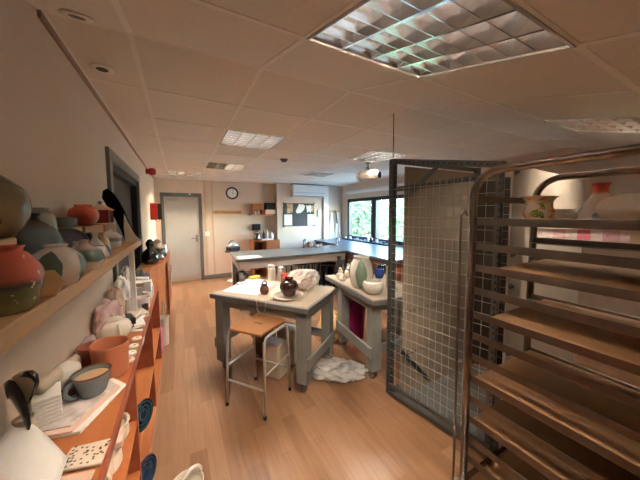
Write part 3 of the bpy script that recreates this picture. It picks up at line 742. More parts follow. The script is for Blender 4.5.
# kettle-like machine on white stand at the bench's left end
t = thing('pedestal_stand', 'thin white pedestal at the back left end of the long bench', 'stand', (1.07, 6.45, 0))
b = BM(); lathe(b, [(0, 0), (0.13, 0), (0.13, 0.02), (0.02, 0.03), (0.02, 0.7), (0.0, 0.7)], 16); mobj('post', b, WHITE, t)
b = BM(); lathe(b, [(0, 0.7), (0.16, 0.7), (0.16, 0.72), (0, 0.72)], 20); mobj('plate', b, BLACK, t)
t = thing('toaster_machine', 'chrome and black rounded appliance on the white pedestal', 'appliance', (1.10, 6.45, 0.721), rz=0.3)
b = BM(); box(b, -0.13, 0.13, -0.11, 0.11, 0, 0.10); mobj('base', b, BLACK, t, bevel=0.02)
b = BM(); lathe(b, [(0, 0.22), (0.06, 0.215), (0.11, 0.18), (0.13, 0.13), (0.13, 0.10), (0, 0.10)], 24, squash=(1, 0.85)); mobj('dome', b, CHROME, t, smooth=True)
b = BM(); tube(b, [(-0.10, -0.03, 0.15), (-0.12, -0.05, 0.20), (-0.05, -0.04, 0.25), (0.03, -0.02, 0.24)], 0.012, 8); mobj('handle', b, BLACK, t, smooth=True)

# black stools behind the bench
def bench_stool(x, y, rz, lab):
    t = thing('black_stool', lab, 'stool', (x, y, 0), rz, 'black stools under the long bench')
    b = BM(); lathe(b, [(0, 0.56), (0.16, 0.56), (0.17, 0.575), (0.16, 0.60), (0, 0.605)], 20); mobj('seat', b, BLACK, t, smooth=True)
    for sx in (-1, 1):
        for sy in (-1, 1):
            b = BM(); tube(b, [(sx*0.17, sy*0.17, 0.0), (sx*0.12, sy*0.12, 0.56)], 0.012, 8); mobj('leg', b, BLACK, t)
    b = BM(); q = [(0.155, 0.155, 0.18), (-0.155, 0.155, 0.18), (-0.155, -0.155, 0.18), (0.155, -0.155, 0.18), (0.155, 0.155, 0.18)]
    for a, c in zip(q, q[1:]): tube(b, [a, c], 0.008, 6)
    mobj('foot_ring', b, BLACK, t)
for x, y, rz, lab in ((1.80, 4.95, 0.1, 'leftmost of the black stools under the long bench'), (2.14, 4.90, 0.5, 'second black stool from the left under the long bench'),
                      (2.46, 4.92, 0.2, 'third black stool from the left under the long bench'), (2.62, 4.55, 0.8, 'rightmost of the black stools under the long bench')):
    bench_stool(x, y, rz, lab)

# ---------------------------------------------------------------- work tables on castors
def caster(parent, x, y, rz=0.0):
    c = thing('castor', '', ''); del c['label'], c['category']; c.parent = parent; c.location = (x, y, 0); c.rotation_euler = (0, 0, rz)
    b = BM(); M = Matrix(((0, 0, 1, 0), (1, 0, 0, 0.02), (0, 1, 0, 0.042), (0, 0, 0, 1)))
    lathe(b, [(0, -0.018), (0.02, -0.020), (0.036, -0.016), (0.042, -0.009), (0.042, 0.009), (0.036, 0.016), (0.02, 0.020), (0, 0.018)], 20, M=M); mobj('wheel', b, WHEEL, c, smooth=False)
    b = BM(); box(b, -0.028, -0.022, -0.02, 0.045, 0.030, 0.10); box(b, 0.022, 0.028, -0.02, 0.045, 0.030, 0.10); box(b, -0.04, 0.04, -0.04, 0.045, 0.096, 0.106); tube(b, [(-0.024, 0.02, 0.042), (0.024, 0.02, 0.042)], 0.008, 8); box(b, -0.02, 0.02, 0.045, 0.075, 0.07, 0.085)
    mobj('fork', b, CHROME, c)
    return c

def worktable(lab, loc, rz, L, Wd, ztop, ov, top_mat, lw=0.085, front=False):
    t = thing('worktable', lab, 'table', loc, rz, 'grey wheeled worktables')
    b = BM(); box(b, -ov[0], L+ov[1], -ov[2], Wd+ov[3], ztop-0.05, ztop-0.004); mobj('table_edge', b, TOPG, t, bevel=0.006)
    b = BM(); box(b, -ov[0]+0.02, L+ov[1]-0.02, -ov[2]+0.02, Wd+ov[3]-0.02, ztop-0.0038, ztop); mobj('table_top', b, top_mat, t, bevel=0.0015)
    b = BM(); a = lw*0.5
    box(b, 0.0, L, -a+0.005, -a+0.03, ztop-0.13, ztop-0.05); box(b, 0, L, Wd+a-0.03, Wd+a-0.005, ztop-0.13, ztop-0.05); box(b, -a+0.005, -a+0.03, 0, Wd, ztop-0.13, ztop-0.05); box(b, L+a-0.03, L+a-0.005, 0, Wd, ztop-0.13, ztop-0.05)
    mobj('apron_rail', b, TABLEG, t)
    for x in (0, L):
        for y in (0, Wd):
            b = BM(); box(b, x-a, x+a, y-a, y+a, 0.107, ztop-0.05); mobj('leg', b, TABLEG, t, bevel=0.003)
            caster(t, x, y, random.uniform(-2, 2))
    for x in (0, L):
        s = 1 if x else -1
        b = BM(); box(b, x+s*(a+0.001)-(0 if s > 0 else 0.022), x+s*(a+0.001)+(0.022 if s > 0 else 0), -a, Wd+a, 0.24, 0.34); mobj('side_stretcher', b, TABLEG, t, bevel=0.002)
    if not front:
        b = BM(); box(b, a, L-a, Wd-0.012, Wd+0.012, 0.27, 0.36); mobj('rear_stretcher', b, TABLEG, t)
    if front:
        b = BM(); box(b, a, L-a, -0.012, 0.012, 0.25, 0.34); mobj('front_stretcher', b, TABLEG, t)
    return t
A1 = math.atan2(-0.793, 0.61)
worktable('grey wheeled worktable in the middle with papers and a stool at it', (0.352, 2.765, 0), A1, 0.925, 0.53, 0.805, (0.08, 0.09, 0.09, 0.08), TOPBEIGE, 0.10)
A2 = -0.10
worktable('grey wheeled worktable at the cage with a big striped vase on it', (1.575, 1.885, 0), A2, 0.80, 0.62, 0.815, (0.09, 0.06, 0.12, 0.34), TOPBEIGE, 0.10, True)
def T1(u, v): # point on table 1 in its own axes
    return (0.352+u*math.cos(A1)-v*math.sin(A1), 2.765+u*math.sin(A1)+v*math.cos(A1))

# ---- things on table 1
ZT = 0.8065
def pt_sheet(name, pts, lab, z, th=0.0006, mat=None): paper(name, pts, z, lab, mat, th=th)
pt_sheet('drawing_sheet', [(0.36, 2.78), (0.62, 2.47), (0.90, 2.78), (0.66, 3.10)], 'large white paper sheet on the left of the middle table', ZT, 0.001)
pt_sheet('drawing_sheet', [(0.62, 2.80), (0.86, 2.90), (0.76, 3.16), (0.54, 3.02)], 'white paper lying over the large sheet, towards the back', ZT+0.0032)
pt_sheet('cardboard_sheet', [(0.68, 2.40), (0.92, 2.10), (1.18, 2.42), (0.92, 2.70)], 'beige card under the dark round vase on the middle table', ZT, 0.002, PAPERW)
t = thing('pencil', 'dark pencil lying on the white papers of the middle table', 'pencil', (0.60, 2.95, ZT+0.011), rz=0.4)
b = BM(); tube(b, [(-0.08, 0, 0), (0.07, 0, 0)], 0.0045, 6); mobj('shaft', b, plain('pencil_dark', (0.06, 0.05, 0.08), 0.4), t)
b = BM(); tube(b, [(0.07, 0, 0), (0.09, 0, 0)], [0.0045, 0.0006], 6); mobj('tip', b, PINEX, t)
t = thing('throwing_bat', 'round cream plate under the dark round vase', 'plate', (0.875, 2.28, ZT+0.005))
b = BM(); vessel(b, [(0.11, 0), (0.14, 0.006), (0.148, 0.016)], 0.006, 32, 3, depth=0.6); mobj('dish', b, CREAMGL, t, smooth=True)
t = thing('round_vase', 'shiny dark brown round vase on a cream plate on the middle table', 'vase', (0.885, 2.29, ZT+0.013))
b = BM(); vessel(b, [(0.045, 0), (0.06, 0.015), (0.088, 0.075), (0.075, 0.125), (0.045, 0.145), (0.036, 0.152), (0.045, 0.168)], 0.005, 32); mobj('body', b, glaze('tenmoku_glaze', [(0, (0.10, 0.02, 0.012)), (0.5, (0.035, 0.010, 0.008)), (1, (0.05, 0.012, 0.008))], 0.06), t, smooth=True)
t = thing('small_jug', 'small brown pot with a loop handle on the white sheet', 'jug', (0.70, 2.47, ZT+0.006), rz=0.6)
b = BM(); vessel(b, [(0.03, 0), (0.045, 0.03), (0.042, 0.06), (0.03, 0.08), (0.033, 0.09)], 0.004, 20); mobj('body', b, glaze('brown_glaze', [(0, (0.16, 0.05, 0.03)), (1, (0.10, 0.04, 0.03))], 0.12), t, smooth=True)
b = BM(); tube(b, arc((0.0, 0, 0.09), 0.035, 0, PI, 10), 0.006, 8); mobj('handle', b, bpy.data.materials['brown_glaze'], t, smooth=True)
b = BM()
tube(b, [T1(0.42, -0.03)+(ZT+0.005,), T1(0.47, -0.07)+(ZT+0.005,), T1(0.50, -0.095)+(ZT-0.01,), T1(0.51, -0.10)+(ZT-0.08,), T1(0.55, -0.10)+(ZT-0.11,), T1(0.59, -0.10)+(ZT-0.08,), T1(0.60, -0.095)+(ZT+0.003,), T1(0.62, -0.02)+(ZT+0.005,)], 0.004, 6)
tag(mobj('wire_loop', b, WIRE, smooth=True), 'thin pale cord looping over the front edge of the middle table', 'cord')
t = thing('black_mug', 'black mug at the far left corner of the middle table', 'mug', (0.60, 3.09, ZT+0.001))
b = BM(); vessel(b, [(0.05, 0), (0.055, 0.01), (0.055, 0.10), (0.056, 0.11)], 0.005, 20, 3, depth=0.85); mobj('body', b, BLACKGL, t, smooth=True)
b = BM(); tube(b, arc((0.055, 0, 0.055), 0.03, -PI/2, PI/2, 8), 0.007, 8); mobj('handle', b, BLACKGL, t, smooth=True)
def jar(x, y, h, r, lab, m, lid):
    t = thing('lidded_jar', lab, 'jar', (x, y, ZT+0.001))
    b = BM(); lathe(b, smooth_prof([(0.0, 0), (r*0.95, 0.0), (r, 0.01), (r, h*0.72), (r*0.85, h*0.82), (r*0.8, h*0.85)], 3) + [(0, h*0.85)], 20); mobj('body', b, m, t, smooth=True)
    b = BM(); lathe(b, [(0, h*0.852), (r*0.88, h*0.852), (r*0.9, h*0.98), (r*0.8, h), (0, h)], 20); mobj('lid', b, lid, t, smooth=False)
jar(0.92, 2.93, 0.185, 0.043, 'cream lidded jar at the back of the middle table, left of two', CREAMGL, WHITE)
jar(1.015, 2.87, 0.165, 0.043, 'clear grey lidded jar at the back of the middle table, right of two', plain('grey_jar', (0.5, 0.48, 0.43), 0.15, coat=0.5), WHITE)
t = thing('yellow_sponge', 'yellow block behind the papers on the middle table', 'sponge', (0.77, 3.12, ZT+0.001), rz=0.5)
b = BM(); box(b, -0.06, 0.06, -0.035, 0.035, 0, 0.035); mobj('block', b, plain('sponge_yellow', (0.85, 0.62, 0.12), 0.9, bump=0.3), t, bevel=0.008)
b = BM(); blob(b, (0, 0, 0.085), (0.22, 0.15, 0.10), 0.38, 1.5, 3, 5, flat=-0.083); tag(mobj('plastic_bag', b, film_mat('milky_plastic', (0.88, 0.82, 0.76), 0.5), smooth=True, loc=(1.14, 2.52, ZT+0.001), rot=(0, 0, 0.6)), 'crumpled milky plastic bag heaped on the right of the middle table', 'bag')
b = BM(); blob(b, (0, 0, 0.06), (0.13, 0.10, 0.065), 0.25, 2.5, 9, 4, flat=-0.058); tag(mobj('clay_lump', b, plain('peach_clay', (0.80, 0.55, 0.38), 0.8), smooth=True, loc=(1.05, 2.47, ZT+0.002)), 'peach lump of clay inside the milky plastic bag', 'clay')
t = thing('red_dish', 'small red topped dish behind the plastic bag', 'dish', (1.00, 2.73, ZT+0.001))
b = BM(); vessel(b, [(0.03, 0), (0.035, 0.05), (0.035, 0.10), (0.042, 0.115)], 0.005, 20); mobj('body', b, plain('red_glaze', (0.6, 0.07, 0.05), 0.2, coat=0.5), t, smooth=True)

# ---- things on table 2
Z2 = 0.8165
for x, y, r, h, m, lab in ((2.02, 2.52, 0.06, 0.10, TERRAD, 'dark red-brown pot right of the cobalt pot'), (2.24, 2.54, 0.07, 0.12, BLACKGL, 'black pot at the cage side of the right table'), (2.17, 2.80, 0.07, 0.14, TERRAD, 'dark brown jar at the far right of the table by the cage')):
    b = BM(); vessel(b, [(r*0.65, 0), (r, h*0.5), (r*0.7, h*0.85), (r*0.75, h)], 0.005, 20, 3); tag(mobj('glazed_pot', b, m, smooth=True, loc=(x, y, Z2)), lab, 'pot')
t = thing('striped_vase', 'big white vase with green leaf panels on the table by the cage', 'vase', (1.66, 2.20, Z2))
b = BM(); vessel(b, [(0.075, 0), (0.10, 0.02), (0.125, 0.11), (0.13, 0.17), (0.11, 0.25), (0.085, 0.29), (0.08, 0.305), (0.086, 0.325)], 0.007, 40); o = mobj('body', b, petals('green_panel_glaze', (0.76, 0.70, 0.63), (0.16, 0.25, 0.19), 4, 0.45, 0.48, 0.30, 0.911, (0.22, 0.31, 0.24)), t, smooth=True)
t = thing('white_bowl', 'round white bowl at the front corner of the table by the cage', 'bowl', (1.63, 1.97, Z2))
b = BM(); vessel(b, [(0.05, 0), (0.075, 0.01), (0.102, 0.06), (0.098, 0.10), (0.085, 0.115)], 0.006, 32, depth=0.8); mobj('body', b, glaze('celadon_white', [(0, (0.66, 0.66, 0.60)), (1, (0.78, 0.75, 0.69))], 0.1), t, smooth=True)
b = BM(); vessel(b, [(0.045, 0), (0.055, 0.03), (0.045, 0.12), (0.03, 0.17), (0.022, 0.20), (0.028, 0.235)], 0.005, 24); tag(mobj('dark_bottle', b, BLACKGL, smooth=True, loc=(1.735, 2.76, Z2)), 'black bottle vase at the far end of the table by the cage', 'vase')
def figure(x, y, h, lab, seed):
    b = BM(); blob(b, (0, 0, h*0.28), (0.042, 0.038, h*0.29), 0.2, 2, seed, 3, flat=-h*0.28); blob(b, (0.008, 0, h*0.62), (0.03, 0.027, h*0.2), 0.2, 2, seed+1, 3); blob(b, (0.01, 0.004, h*0.87), (0.02, 0.02, h*0.13), 0.1, 2, seed+2, 3)
    tag(mobj('clay_figure', b, CREAMGL, smooth=True, loc=(x, y, Z2)), lab, 'figurine', 'cream clay figures')
figure(1.66, 2.62, 0.13, 'cream clay figure beside the black bottle', 1); figure(1.76, 2.60, 0.17, 'tall cream clay figure behind the striped vase', 4); figure(1.62, 2.50, 0.08, 'low cream clay figure left of the striped vase', 8)
b = BM(); vessel(b, [(0.043, 0), (0.045, 0.02), (0.044, 0.20), (0.046, 0.22)], 0.005, 24, 3); tag(mobj('cylinder_vase', b, plain('sand_clay', (0.60, 0.49, 0.36), 0.6), smooth=True, loc=(1.90, 2.02, Z2)), 'tall sand coloured cylinder vase against the cage', 'vase')
for x, y, r, h, m, lab in ((1.93, 2.38, 0.055, 0.06, WHITEGL, 'low white dish behind the white bowl'), (1.84, 2.22, 0.05, 0.05, WHITEGL, 'small white dish between bowl and striped vase'), (2.08, 2.40, 0.06, 0.11, plain('cobalt_glaze', (0.03, 0.07, 0.28), 0.15, coat=0.5), 'cobalt blue pot near the cage on the right table'),
                           (1.98, 2.62, 0.06, 0.15, plain('dark_green_glaze', (0.03, 0.06, 0.045), 0.15, coat=0.5), 'dark green pot behind the striped vase'), (2.16, 2.62, 0.055, 0.13, TERRAD, 'dark brown pot at the back of the right table'), (1.86, 2.66, 0.05, 0.18, BLACKGL, 'black pot half hidden behind the striped vase'), (2.20, 2.20, 0.06, 0.14, TERRA, 'terracotta pot behind the cage on the right table')):
    b = BM(); vessel(b, [(r*0.65, 0), (r, h*0.45), (r*0.85, h*0.85), (r*0.88, h)], 0.005, 20, 3); tag(mobj('glazed_pot', b, m, smooth=True, loc=(x, y, Z2)), lab, 'pot')

# ---- below the tables
t = thing('waste_bin', 'tall magenta plastic bin behind the right table', 'bin', (1.93, 2.72, 0))
b = BM(); vessel(b, [(0.13, 0), (0.135, 0.005), (0.17, 0.52), (0.178, 0.525), (0.178, 0.54)], 0.006, 36, 2, depth=0.95); mobj('body', b, MAGENTA, t, smooth=True)
b = BM(); blob(b, (0, 0, 0.045), (0.25, 0.16, 0.05), 0.4, 2.8, 5, 5, flat=-0.043); tag(mobj('plastic_bag', b, PLASTIC, smooth=True, loc=(1.31, 2.13, 0.001), rot=(0, 0, -0.6)), 'clear crumpled plastic bag on the floor between the tables', 'bag')
b = BM(); blob(b, (0, 0, 0.0), (0.09, 0.08, 0.06), 0.3, 3, 15, 4, flat=-0.05); tag(mobj('wrapped_parcel', b, plain('grey_packet', (0.30, 0.31, 0.33), 0.5, var=0.3), smooth=True, loc=(1.39, 2.07, 0.055)), 'grey packet inside the clear plastic bag on the floor', 'packet')
b = BM(); blob(b, (0, 0, 0.17), (0.13, 0.12, 0.20), 0.3, 2.0, 21, 4, flat=-0.165); tag(mobj('yellow_bag', b, YELLOW, smooth=True, loc=(1.60, 2.77, 0.001)), 'yellow plastic bag standing behind the two tables', 'bag')
def parcel(x, y, w, d, h, rz, m, lab, cat='box'):
    b = BM(); box(b, -w/2, w/2, -d/2, d/2, 0, h); tag(mobj('clay_bag', b, m, loc=(x, y, 0.001), rot=(0, 0, rz), bevel=0.02, seg=3), lab, cat)
parcel(0.78, 2.42, 0.20, 0.16, 0.34, A1, plain('clay_sack', (0.62, 0.54, 0.42), 0.6, var=0.15), 'cream clay sack standing under the middle table', 'sack')
parcel(0.99, 2.58, 0.22, 0.16, 0.38, A1, plain('clay_sack_pale', (0.68, 0.62, 0.52), 0.6, var=0.12), 'pale clay sack under the right side of the middle table', 'sack')
b = BM(); blob(b, (0, 0, 0.15), (0.12, 0.11, 0.17), 0.25, 2, 31, 4, flat=-0.145); tag(mobj('dark_sack', b, plain('dark_brown_sack', (0.10, 0.05, 0.025), 0.7), smooth=True, loc=(0.80, 2.80, 0.001)), 'dark brown sack at the back under the middle table', 'sack')

# ---------------------------------------------------------------- stool at the middle table
t = thing('lab_stool', 'stool with square plywood seat and grey tube frame at the middle table', 'stool', (0.555, 2.165, 0), A1)
hs = 0.165; zs = 0.64
b = BM(); box(b, -hs+0.005, hs-0.005, -hs-0.01, hs+0.01, zs, zs+0.022); mobj('seat', b, STOOLW, t, bevel=0.008, seg=3)
b = BM(); box(b, -0.045, 0.045, -0.012, 0.012, zs+0.0218, zs+0.0228); mobj('hand_slot', b, plain('slot_dark', (0.12, 0.05, 0.02), 0.7), t)
for sx in (-1, 1):
    for sy in (-1, 1):
        b = BM(); tube(b, [(sx*(hs+0.025), sy*(hs+0.02), 0.012), (sx*(hs+0.018), sy*(hs+0.0), zs-0.05), (sx*(hs+0.016), sy*(hs-0.02), zs-0.015), (sx*(hs+0.014), sy*(hs-0.06), zs-0.012)], 0.0105, 8)
        lg = mobj('leg', b, STOOLM, t, smooth=True)
        b = BM(); tube(b, [(sx*(hs+0.025), sy*(hs+0.02), 0.0), (sx*(hs+0.025), sy*(hs+0.02), 0.03)], 0.014, 8); mobj('rubber_foot', b, RUBBER, lg)
for q in (((-1, -1), (1, -1), 0.22), ((-1, 1), (1, 1), 0.22), ((-1, -1), (-1, 1), 0.34), ((1, -1), (1, 1), 0.34)):
    b = BM(); tube(b, [(q[0][0]*(hs+0.022), q[0][1]*(hs+0.012), q[2]), (q[1][0]*(hs+0.022), q[1][1]*(hs+0.012), q[2])], 0.008, 8); mobj('stretcher', b, STOOLM, t)
for sx in (-1, 1):
    b = BM(); tube(b, [(sx*(hs+0.014), -hs+0.06, zs-0.012), (sx*(hs+0.014), hs-0.06, zs-0.012)], 0.0105, 8); mobj('seat_rail', b, STOOLM, t)

# ---------------------------------------------------------------- wire mesh cage
cage = thing('wire_cage', 'grey wire mesh cage of slotted angle standing right of the tables', 'cage', (0, 0, 0))
CA, CB, CC, CD = Vector((1.555, 1.645, 0)), Vector((1.685, 0.86, 0)), Vector((3.0, 0.98, 0)), Vector((2.62, 1.60, 0))
zA, zB, zC_, zD = 2.03, 1.885, 1.90, 2.03
def slotted(name, a, b_, w, parent, inward):
    """slotted steel angle from a to b with two flanges and a row of punched slots"""
    bm = BM(); a = Vector(a); b_ = Vector(b_); d = (b_-a).normalized()
    iv = Vector(inward); iv = (iv - d*iv.dot(d)).normalized(); ov = d.cross(iv).normalized()
    L = (b_-a).length
    def flange(u, v):
        M = Matrix((u, d, v)).transposed().to_4x4(); M.translation = a
        box(bm, 0, w, 0, L, 0, 0.003, 0, M)
        k = 0.03
        while k < L-0.03:
            box(bm, w*0.4, w*0.62, k, k+0.018, -0.0006, 0.0036, 1, M); k += 0.04
    flange(iv, ov); flange(ov, iv)
    return mobj(name, bm, [GALV, HOLE], parent)
dx = (CD-CA).normalized(); dy = (CB-CA).normalized(); dn = (CC-CB).normalized()
slotted('post', CA, CA+Vector((0, 0, zA)), 0.045, cage, dx)
slotted('post', CB, CB+Vector((0, 0, zB)), 0.045, cage, (-dy).lerp(-dy, 0)+Vector((0.0, 0, 0)))
slotted('post', CC+Vector((0, 0.06, 0)), CC+Vector((0, 0.06, zC_)), 0.045, cage, -dn)
slotted('post', CD, CD+Vector((0, 0, zD)), 0.045, cage, -dx)
slotted('top_rail', CA+Vector((0, 0, zA)), CB+Vector((0, 0, zB)), 0.04, cage, (0, 0, -1))
slotted('top_rail', CA+Vector((0, 0, zA)), CD+Vector((0, 0, zD)), 0.04, cage, (0, 0, -1))
slotted('mid_rail', CA+Vector((0.01, -0.02, 1.80)), CB+Vector((0.01, 0.02, 1.83)), 0.04, cage, (0, 0, -1))
for z in (0.03, 0.10):
    b = BM(); bar(b, CA+Vector((0, 0, z)), CB+Vector((0, 0, z)), 0.02, 0.028); mobj('bottom_rail', b, GALV, cage)
b = BM(); bar(b, CA+Vector((0, 0, 0.04)), CD+Vector((0, 0, 0.04)), 0.02, 0.05); mobj('bottom_rail', b, GALV, cage)
b = BM(); bar(b, CA+Vector((0.06, -0.085, 1.70)), CA+Vector((0.46, -0.085, 2.01)), 0.006, 0.04, upv=(0, 0, 1)); mobj('brace', b, GALV, cage)
b = BM(); bar(b, CA+Vector((0.05, -0.085, 0.42)), CA+Vector((0.40, -0.085, 0.06)), 0.006, 0.035, upv=(0, 0, 1)); mobj('brace', b, BLACK, cage)
def mesh_panel(a, b_, z0, za, zb, sy=0.05, sz=0.076):
    bm = BM(); a = Vector(a); b_ = Vector(b_); L = (b_-a).length; d = (b_-a)/L
    n = int(L/sy)
    for k in range(1, n+1):
        p = a + d*(k*sy); zt = za+(zb-za)*k*sy/L; tube(bm, [p+Vector((0, 0, z0)), p+Vector((0, 0, zt))], 0.0016, 4, cap=False)
    z = z0
    while z < min(za, zb):
        tube(bm, [a+Vector((0, 0, z)), b_+Vector((0, 0, z))], 0.0016, 4, cap=False); z += sz
    return mobj('mesh_panel', bm, WIRE, cage)
mesh_panel(CA+dx*0.004, CB+dn*0.004, 0.11, 1.82, 1.82)
mesh_panel(CD+Vector((-0.004, 0, 0)), CC+Vector((-0.3, 0, 0)), 0.05, 2.0, 1.85)
b = BM(); prism(b, [(CA.x+0.02, CA.y-0.02), (CB.x+0.02, CB.y+0.03), (CC.x-0.3, CC.y+0.02), (CD.x-0.02, CD.y-0.03)], 0.02, 0.032); mobj('floor_sheet', b, CAGEFLOOR, cage)
b = BM(); bar(b, (2.60, 1.57, 0.98), (2.76, 1.02, 0.98), 0.012, 1.86); mobj('added_dark_side', b, plain('added_dark_sheet', (0.035, 0.027, 0.02), 0.7), cage)  # dark sheet added to darken the cage inside and block light from the right
# brown board standing at the far side of the cage with faint marker writing
b = BM(); box(b, 0.0, 0.93, -0.012, 0.0, 0.0, 1.93); bd = tag(mobj('insulating_board', b, CAGEBOARD, loc=(CA.x+0.075, CA.y-0.055, 0.033), rot=(0, 0, math.atan2(dx.y, dx.x))), 'tall brown board with faint black handwriting inside the wire cage', 'board')
def text(body, size, loc, rot, mat, parent=None, ext=0.0006):
    cu = bpy.data.curves.new('lettering', 'FONT'); cu.body = body; cu.size = size; cu.extrude = ext
    cu.materials.append(mat)
    o = bpy.data.objects.new('lettering', cu); COL.objects.link(o); o.location = loc; o.rotation_euler = rot
    dg = bpy.context.evaluated_depsgraph_get(); me = bpy.data.meshes.new_from_object(o.evaluated_get(dg))
    bpy.data.objects.remove(o); bpy.data.curves.remove(cu)
    me.name = 'lettering'
    o = bpy.data.objects.new('lettering', me); COL.objects.link(o); o.location = loc; o.rotation_euler = rot
    if parent: o.parent = parent
    return o
text('Care  (1) 5 (10)  M 1 -', 0.062, (0.02, -0.0128, 0.70), (PI/2, 0, 0), INK, bd)
text('Care   6 (0)  5 M', 0.062, (0.05, -0.0128, 0.33), (PI/2, 0, 0), INK, bd)
# white faced board bolted on the near side
W0 = CB + dn*0.075 + Vector((0, -0.004, 0)); WL = 1.55
ang = math.atan2(dn.y, dn.x)
t = mobj('bolted_board', (lambda bm: (box(bm, 0, WL, -0.012, 0, 0.02, 1.875), bm)[1])(BM()), WHITEBOARD, None, loc=W0, rot=(0, 0, ang), bevel=0.002)
tag(t, 'white faced board bolted to the near side of the wire cage behind the trolley', 'board')
for z in (1.83, 1.52, 1.33, 1.13, 0.92, 0.70, 0.48, 0.25):
    b = BM(); lathe(b, [(0, 0.020), (0.010, 0.018), (0.013, 0.010), (0.013, 0.004), (0.021, 0.003), (0.021, 0), (0, 0)], 14, M=Matrix(((1, 0, 0, 0.032), (0, 0, -1, -0.012), (0, 1, 0, z), (0, 0, 0, 1)))); mobj('bolt', b, plain('bolt_zinc', (0.2, 0.2, 0.2), 0.35, 0.8) if 'bolt_zinc' not in bpy.data.materials else bpy.data.materials['bolt_zinc'], t, smooth=True)
b = BM(); tube(b, [(1.57, 1.66, ZC-0.003), (1.568, 1.655, 2.2), (1.56, 1.65, 2.037)], 0.004, 6); tag(mobj('hanging_cable', b, BLACK), 'thin dark cable from the ceiling to the corner of the wire cage', 'cable')

# ---------------------------------------------------------------- steel tray trolley
RX0, RX1, RY0, RY1, RZ = 1.335, 1.975, -0.02, 0.825, 1.79
tr = thing('tray_trolley', 'stainless steel bakers tray trolley at the right', 'trolley', (0, 0, 0))
for x in (RX0, RX1):
    b = BM(); R = 0.13
    pts = [(x, RY1, 0.075), (x, RY1, 0.9), (x, RY1, RZ-R)] + arc((x, RY1-R, RZ-R), R, 0, PI/2, 8, (0, 1, 0))[1:] + arc((x, RY0+R, RZ-R), R, PI/2, PI, 8, (0, 1, 0)) + [(x, RY0, 0.9), (x, RY0, 0.075)]
    tube(b, pts, 0.0185, 14); mobj('side_frame', b, STEEL, tr, smooth=True)
runners = [1.540, 1.412, 1.300, 1.178, 1.050, 0.935, 0.818, 0.70, 0.585, 0.47, 0.355, 0.24]
for x, s in ((RX0, 1), (RX1, -1)):
    for z in runners:
        b = BM(); box(b, x+s*0.012-0.003, x+s*0.012+0.003, RY0, RY1+0.012, z-0.018, z+0.018); box(b, min(x+s*0.012, x+s*0.05), max(x+s*0.012, x+s*0.05), RY0, RY1, z-0.018, z-0.015); mobj('runner', b, STEELD, tr, bevel=0.001)
for z in (1.655, 0.10):
    for y in (RY0, RY1):
        b = BM(); box(b, RX0, RX1, y-0.004, y+0.004, z-0.018, z+0.018); mobj('cross_bar', b, STEEL, tr)
for x in (RX0, RX1):
    b = BM(); tube(b, [(x, RY0, 0.10), (x, RY1, 0.10)], 0.014, 10); mobj('base_rail', b, STEEL, tr)
for x in (RX0, RX1):
    for y in (RY0, RY1): caster(tr, x, y, random.uniform(-1, 1)).scale = (0.7, 0.7, 0.7)
b = BM(); tube(b, [(RX0-0.004, RY1+0.022, 1.575)] + arc((RX0-0.03, RY1+0.03, 1.575), 0.022, 0, PI, 8) + [(RX0-0.053, RY1+0.03, 1.2), (RX0-0.047, RY1+0.03, 0.75), (RX0-0.043, RY1+0.03, 0.06)], 0.006, 8)
mobj('locking_rod', b, STEEL, tr, smooth=True)
b = BM(); tube(b, [(RX0-0.044, RY1+0.03, 0.78), (RX0-0.02, RY1+0.028, 0.785), (RX0, RY1+0.024, 0.77)], 0.007, 8); mobj('rod_clip', b, CHROME, tr)
ord_ = ['on the top level of the trolley, carrying pots', 'second from the top of the trolley', 'third from the top of the trolley', 'fourth from the top of the trolley', 'fifth from the top of the trolley', 'lowest of those on the trolley']
for (z, ye), o_ in zip(((1.540, 0.79), (1.300, 0.74), (1.050, 0.74), (0.70, 0.80), (0.47, 0.80), (0.24, 0.72)), ord_):
    b = BM(); box(b, RX0+0.022, RX1-0.022, -0.30, ye, z-0.0145, z+0.0055); tag(mobj('ware_board', b, MDF, bevel=0.002), 'brown ware board %s' % o_, 'board', 'ware boards on the trolley')
# strip of pink and white labels
t = thing('label_strip', 'strip of pink and white printed labels on the trolley far side', 'label', (RX0+0.0225, 0.418, 1.4985))
cols = [((0.70, 0.64, 0.62), 0.085), ((0.62, 0.42, 0.44), 0.065), ((0.70, 0.62, 0.62), 0.055), ((0.62, 0.17, 0.24), 0.06), ((0.72, 0.64, 0.64), 0.05), ((0.58, 0.36, 0.42), 0.07), ((0.66, 0.55, 0.56), 0.035)]
y = 0.135
for k, (c, w) in enumerate(cols):
    w *= 0.635
    b = BM(); box(b, -0.0015, 0, y-w, y, -0.0185, 0.0185); mobj('label_panel', b, plain('label_%d' % k, c, 0.5, var=0.02), t); y -= w
for yy, s in ((0.13, 'I I I'), (0.033, 'o o'), (-0.045, ':'), (-0.075, 'B :')):
    o = text(s, 0.010, (-0.0018, yy, -0.004), (PI/2, 0, -PI/2), INK, t, 0.0002)
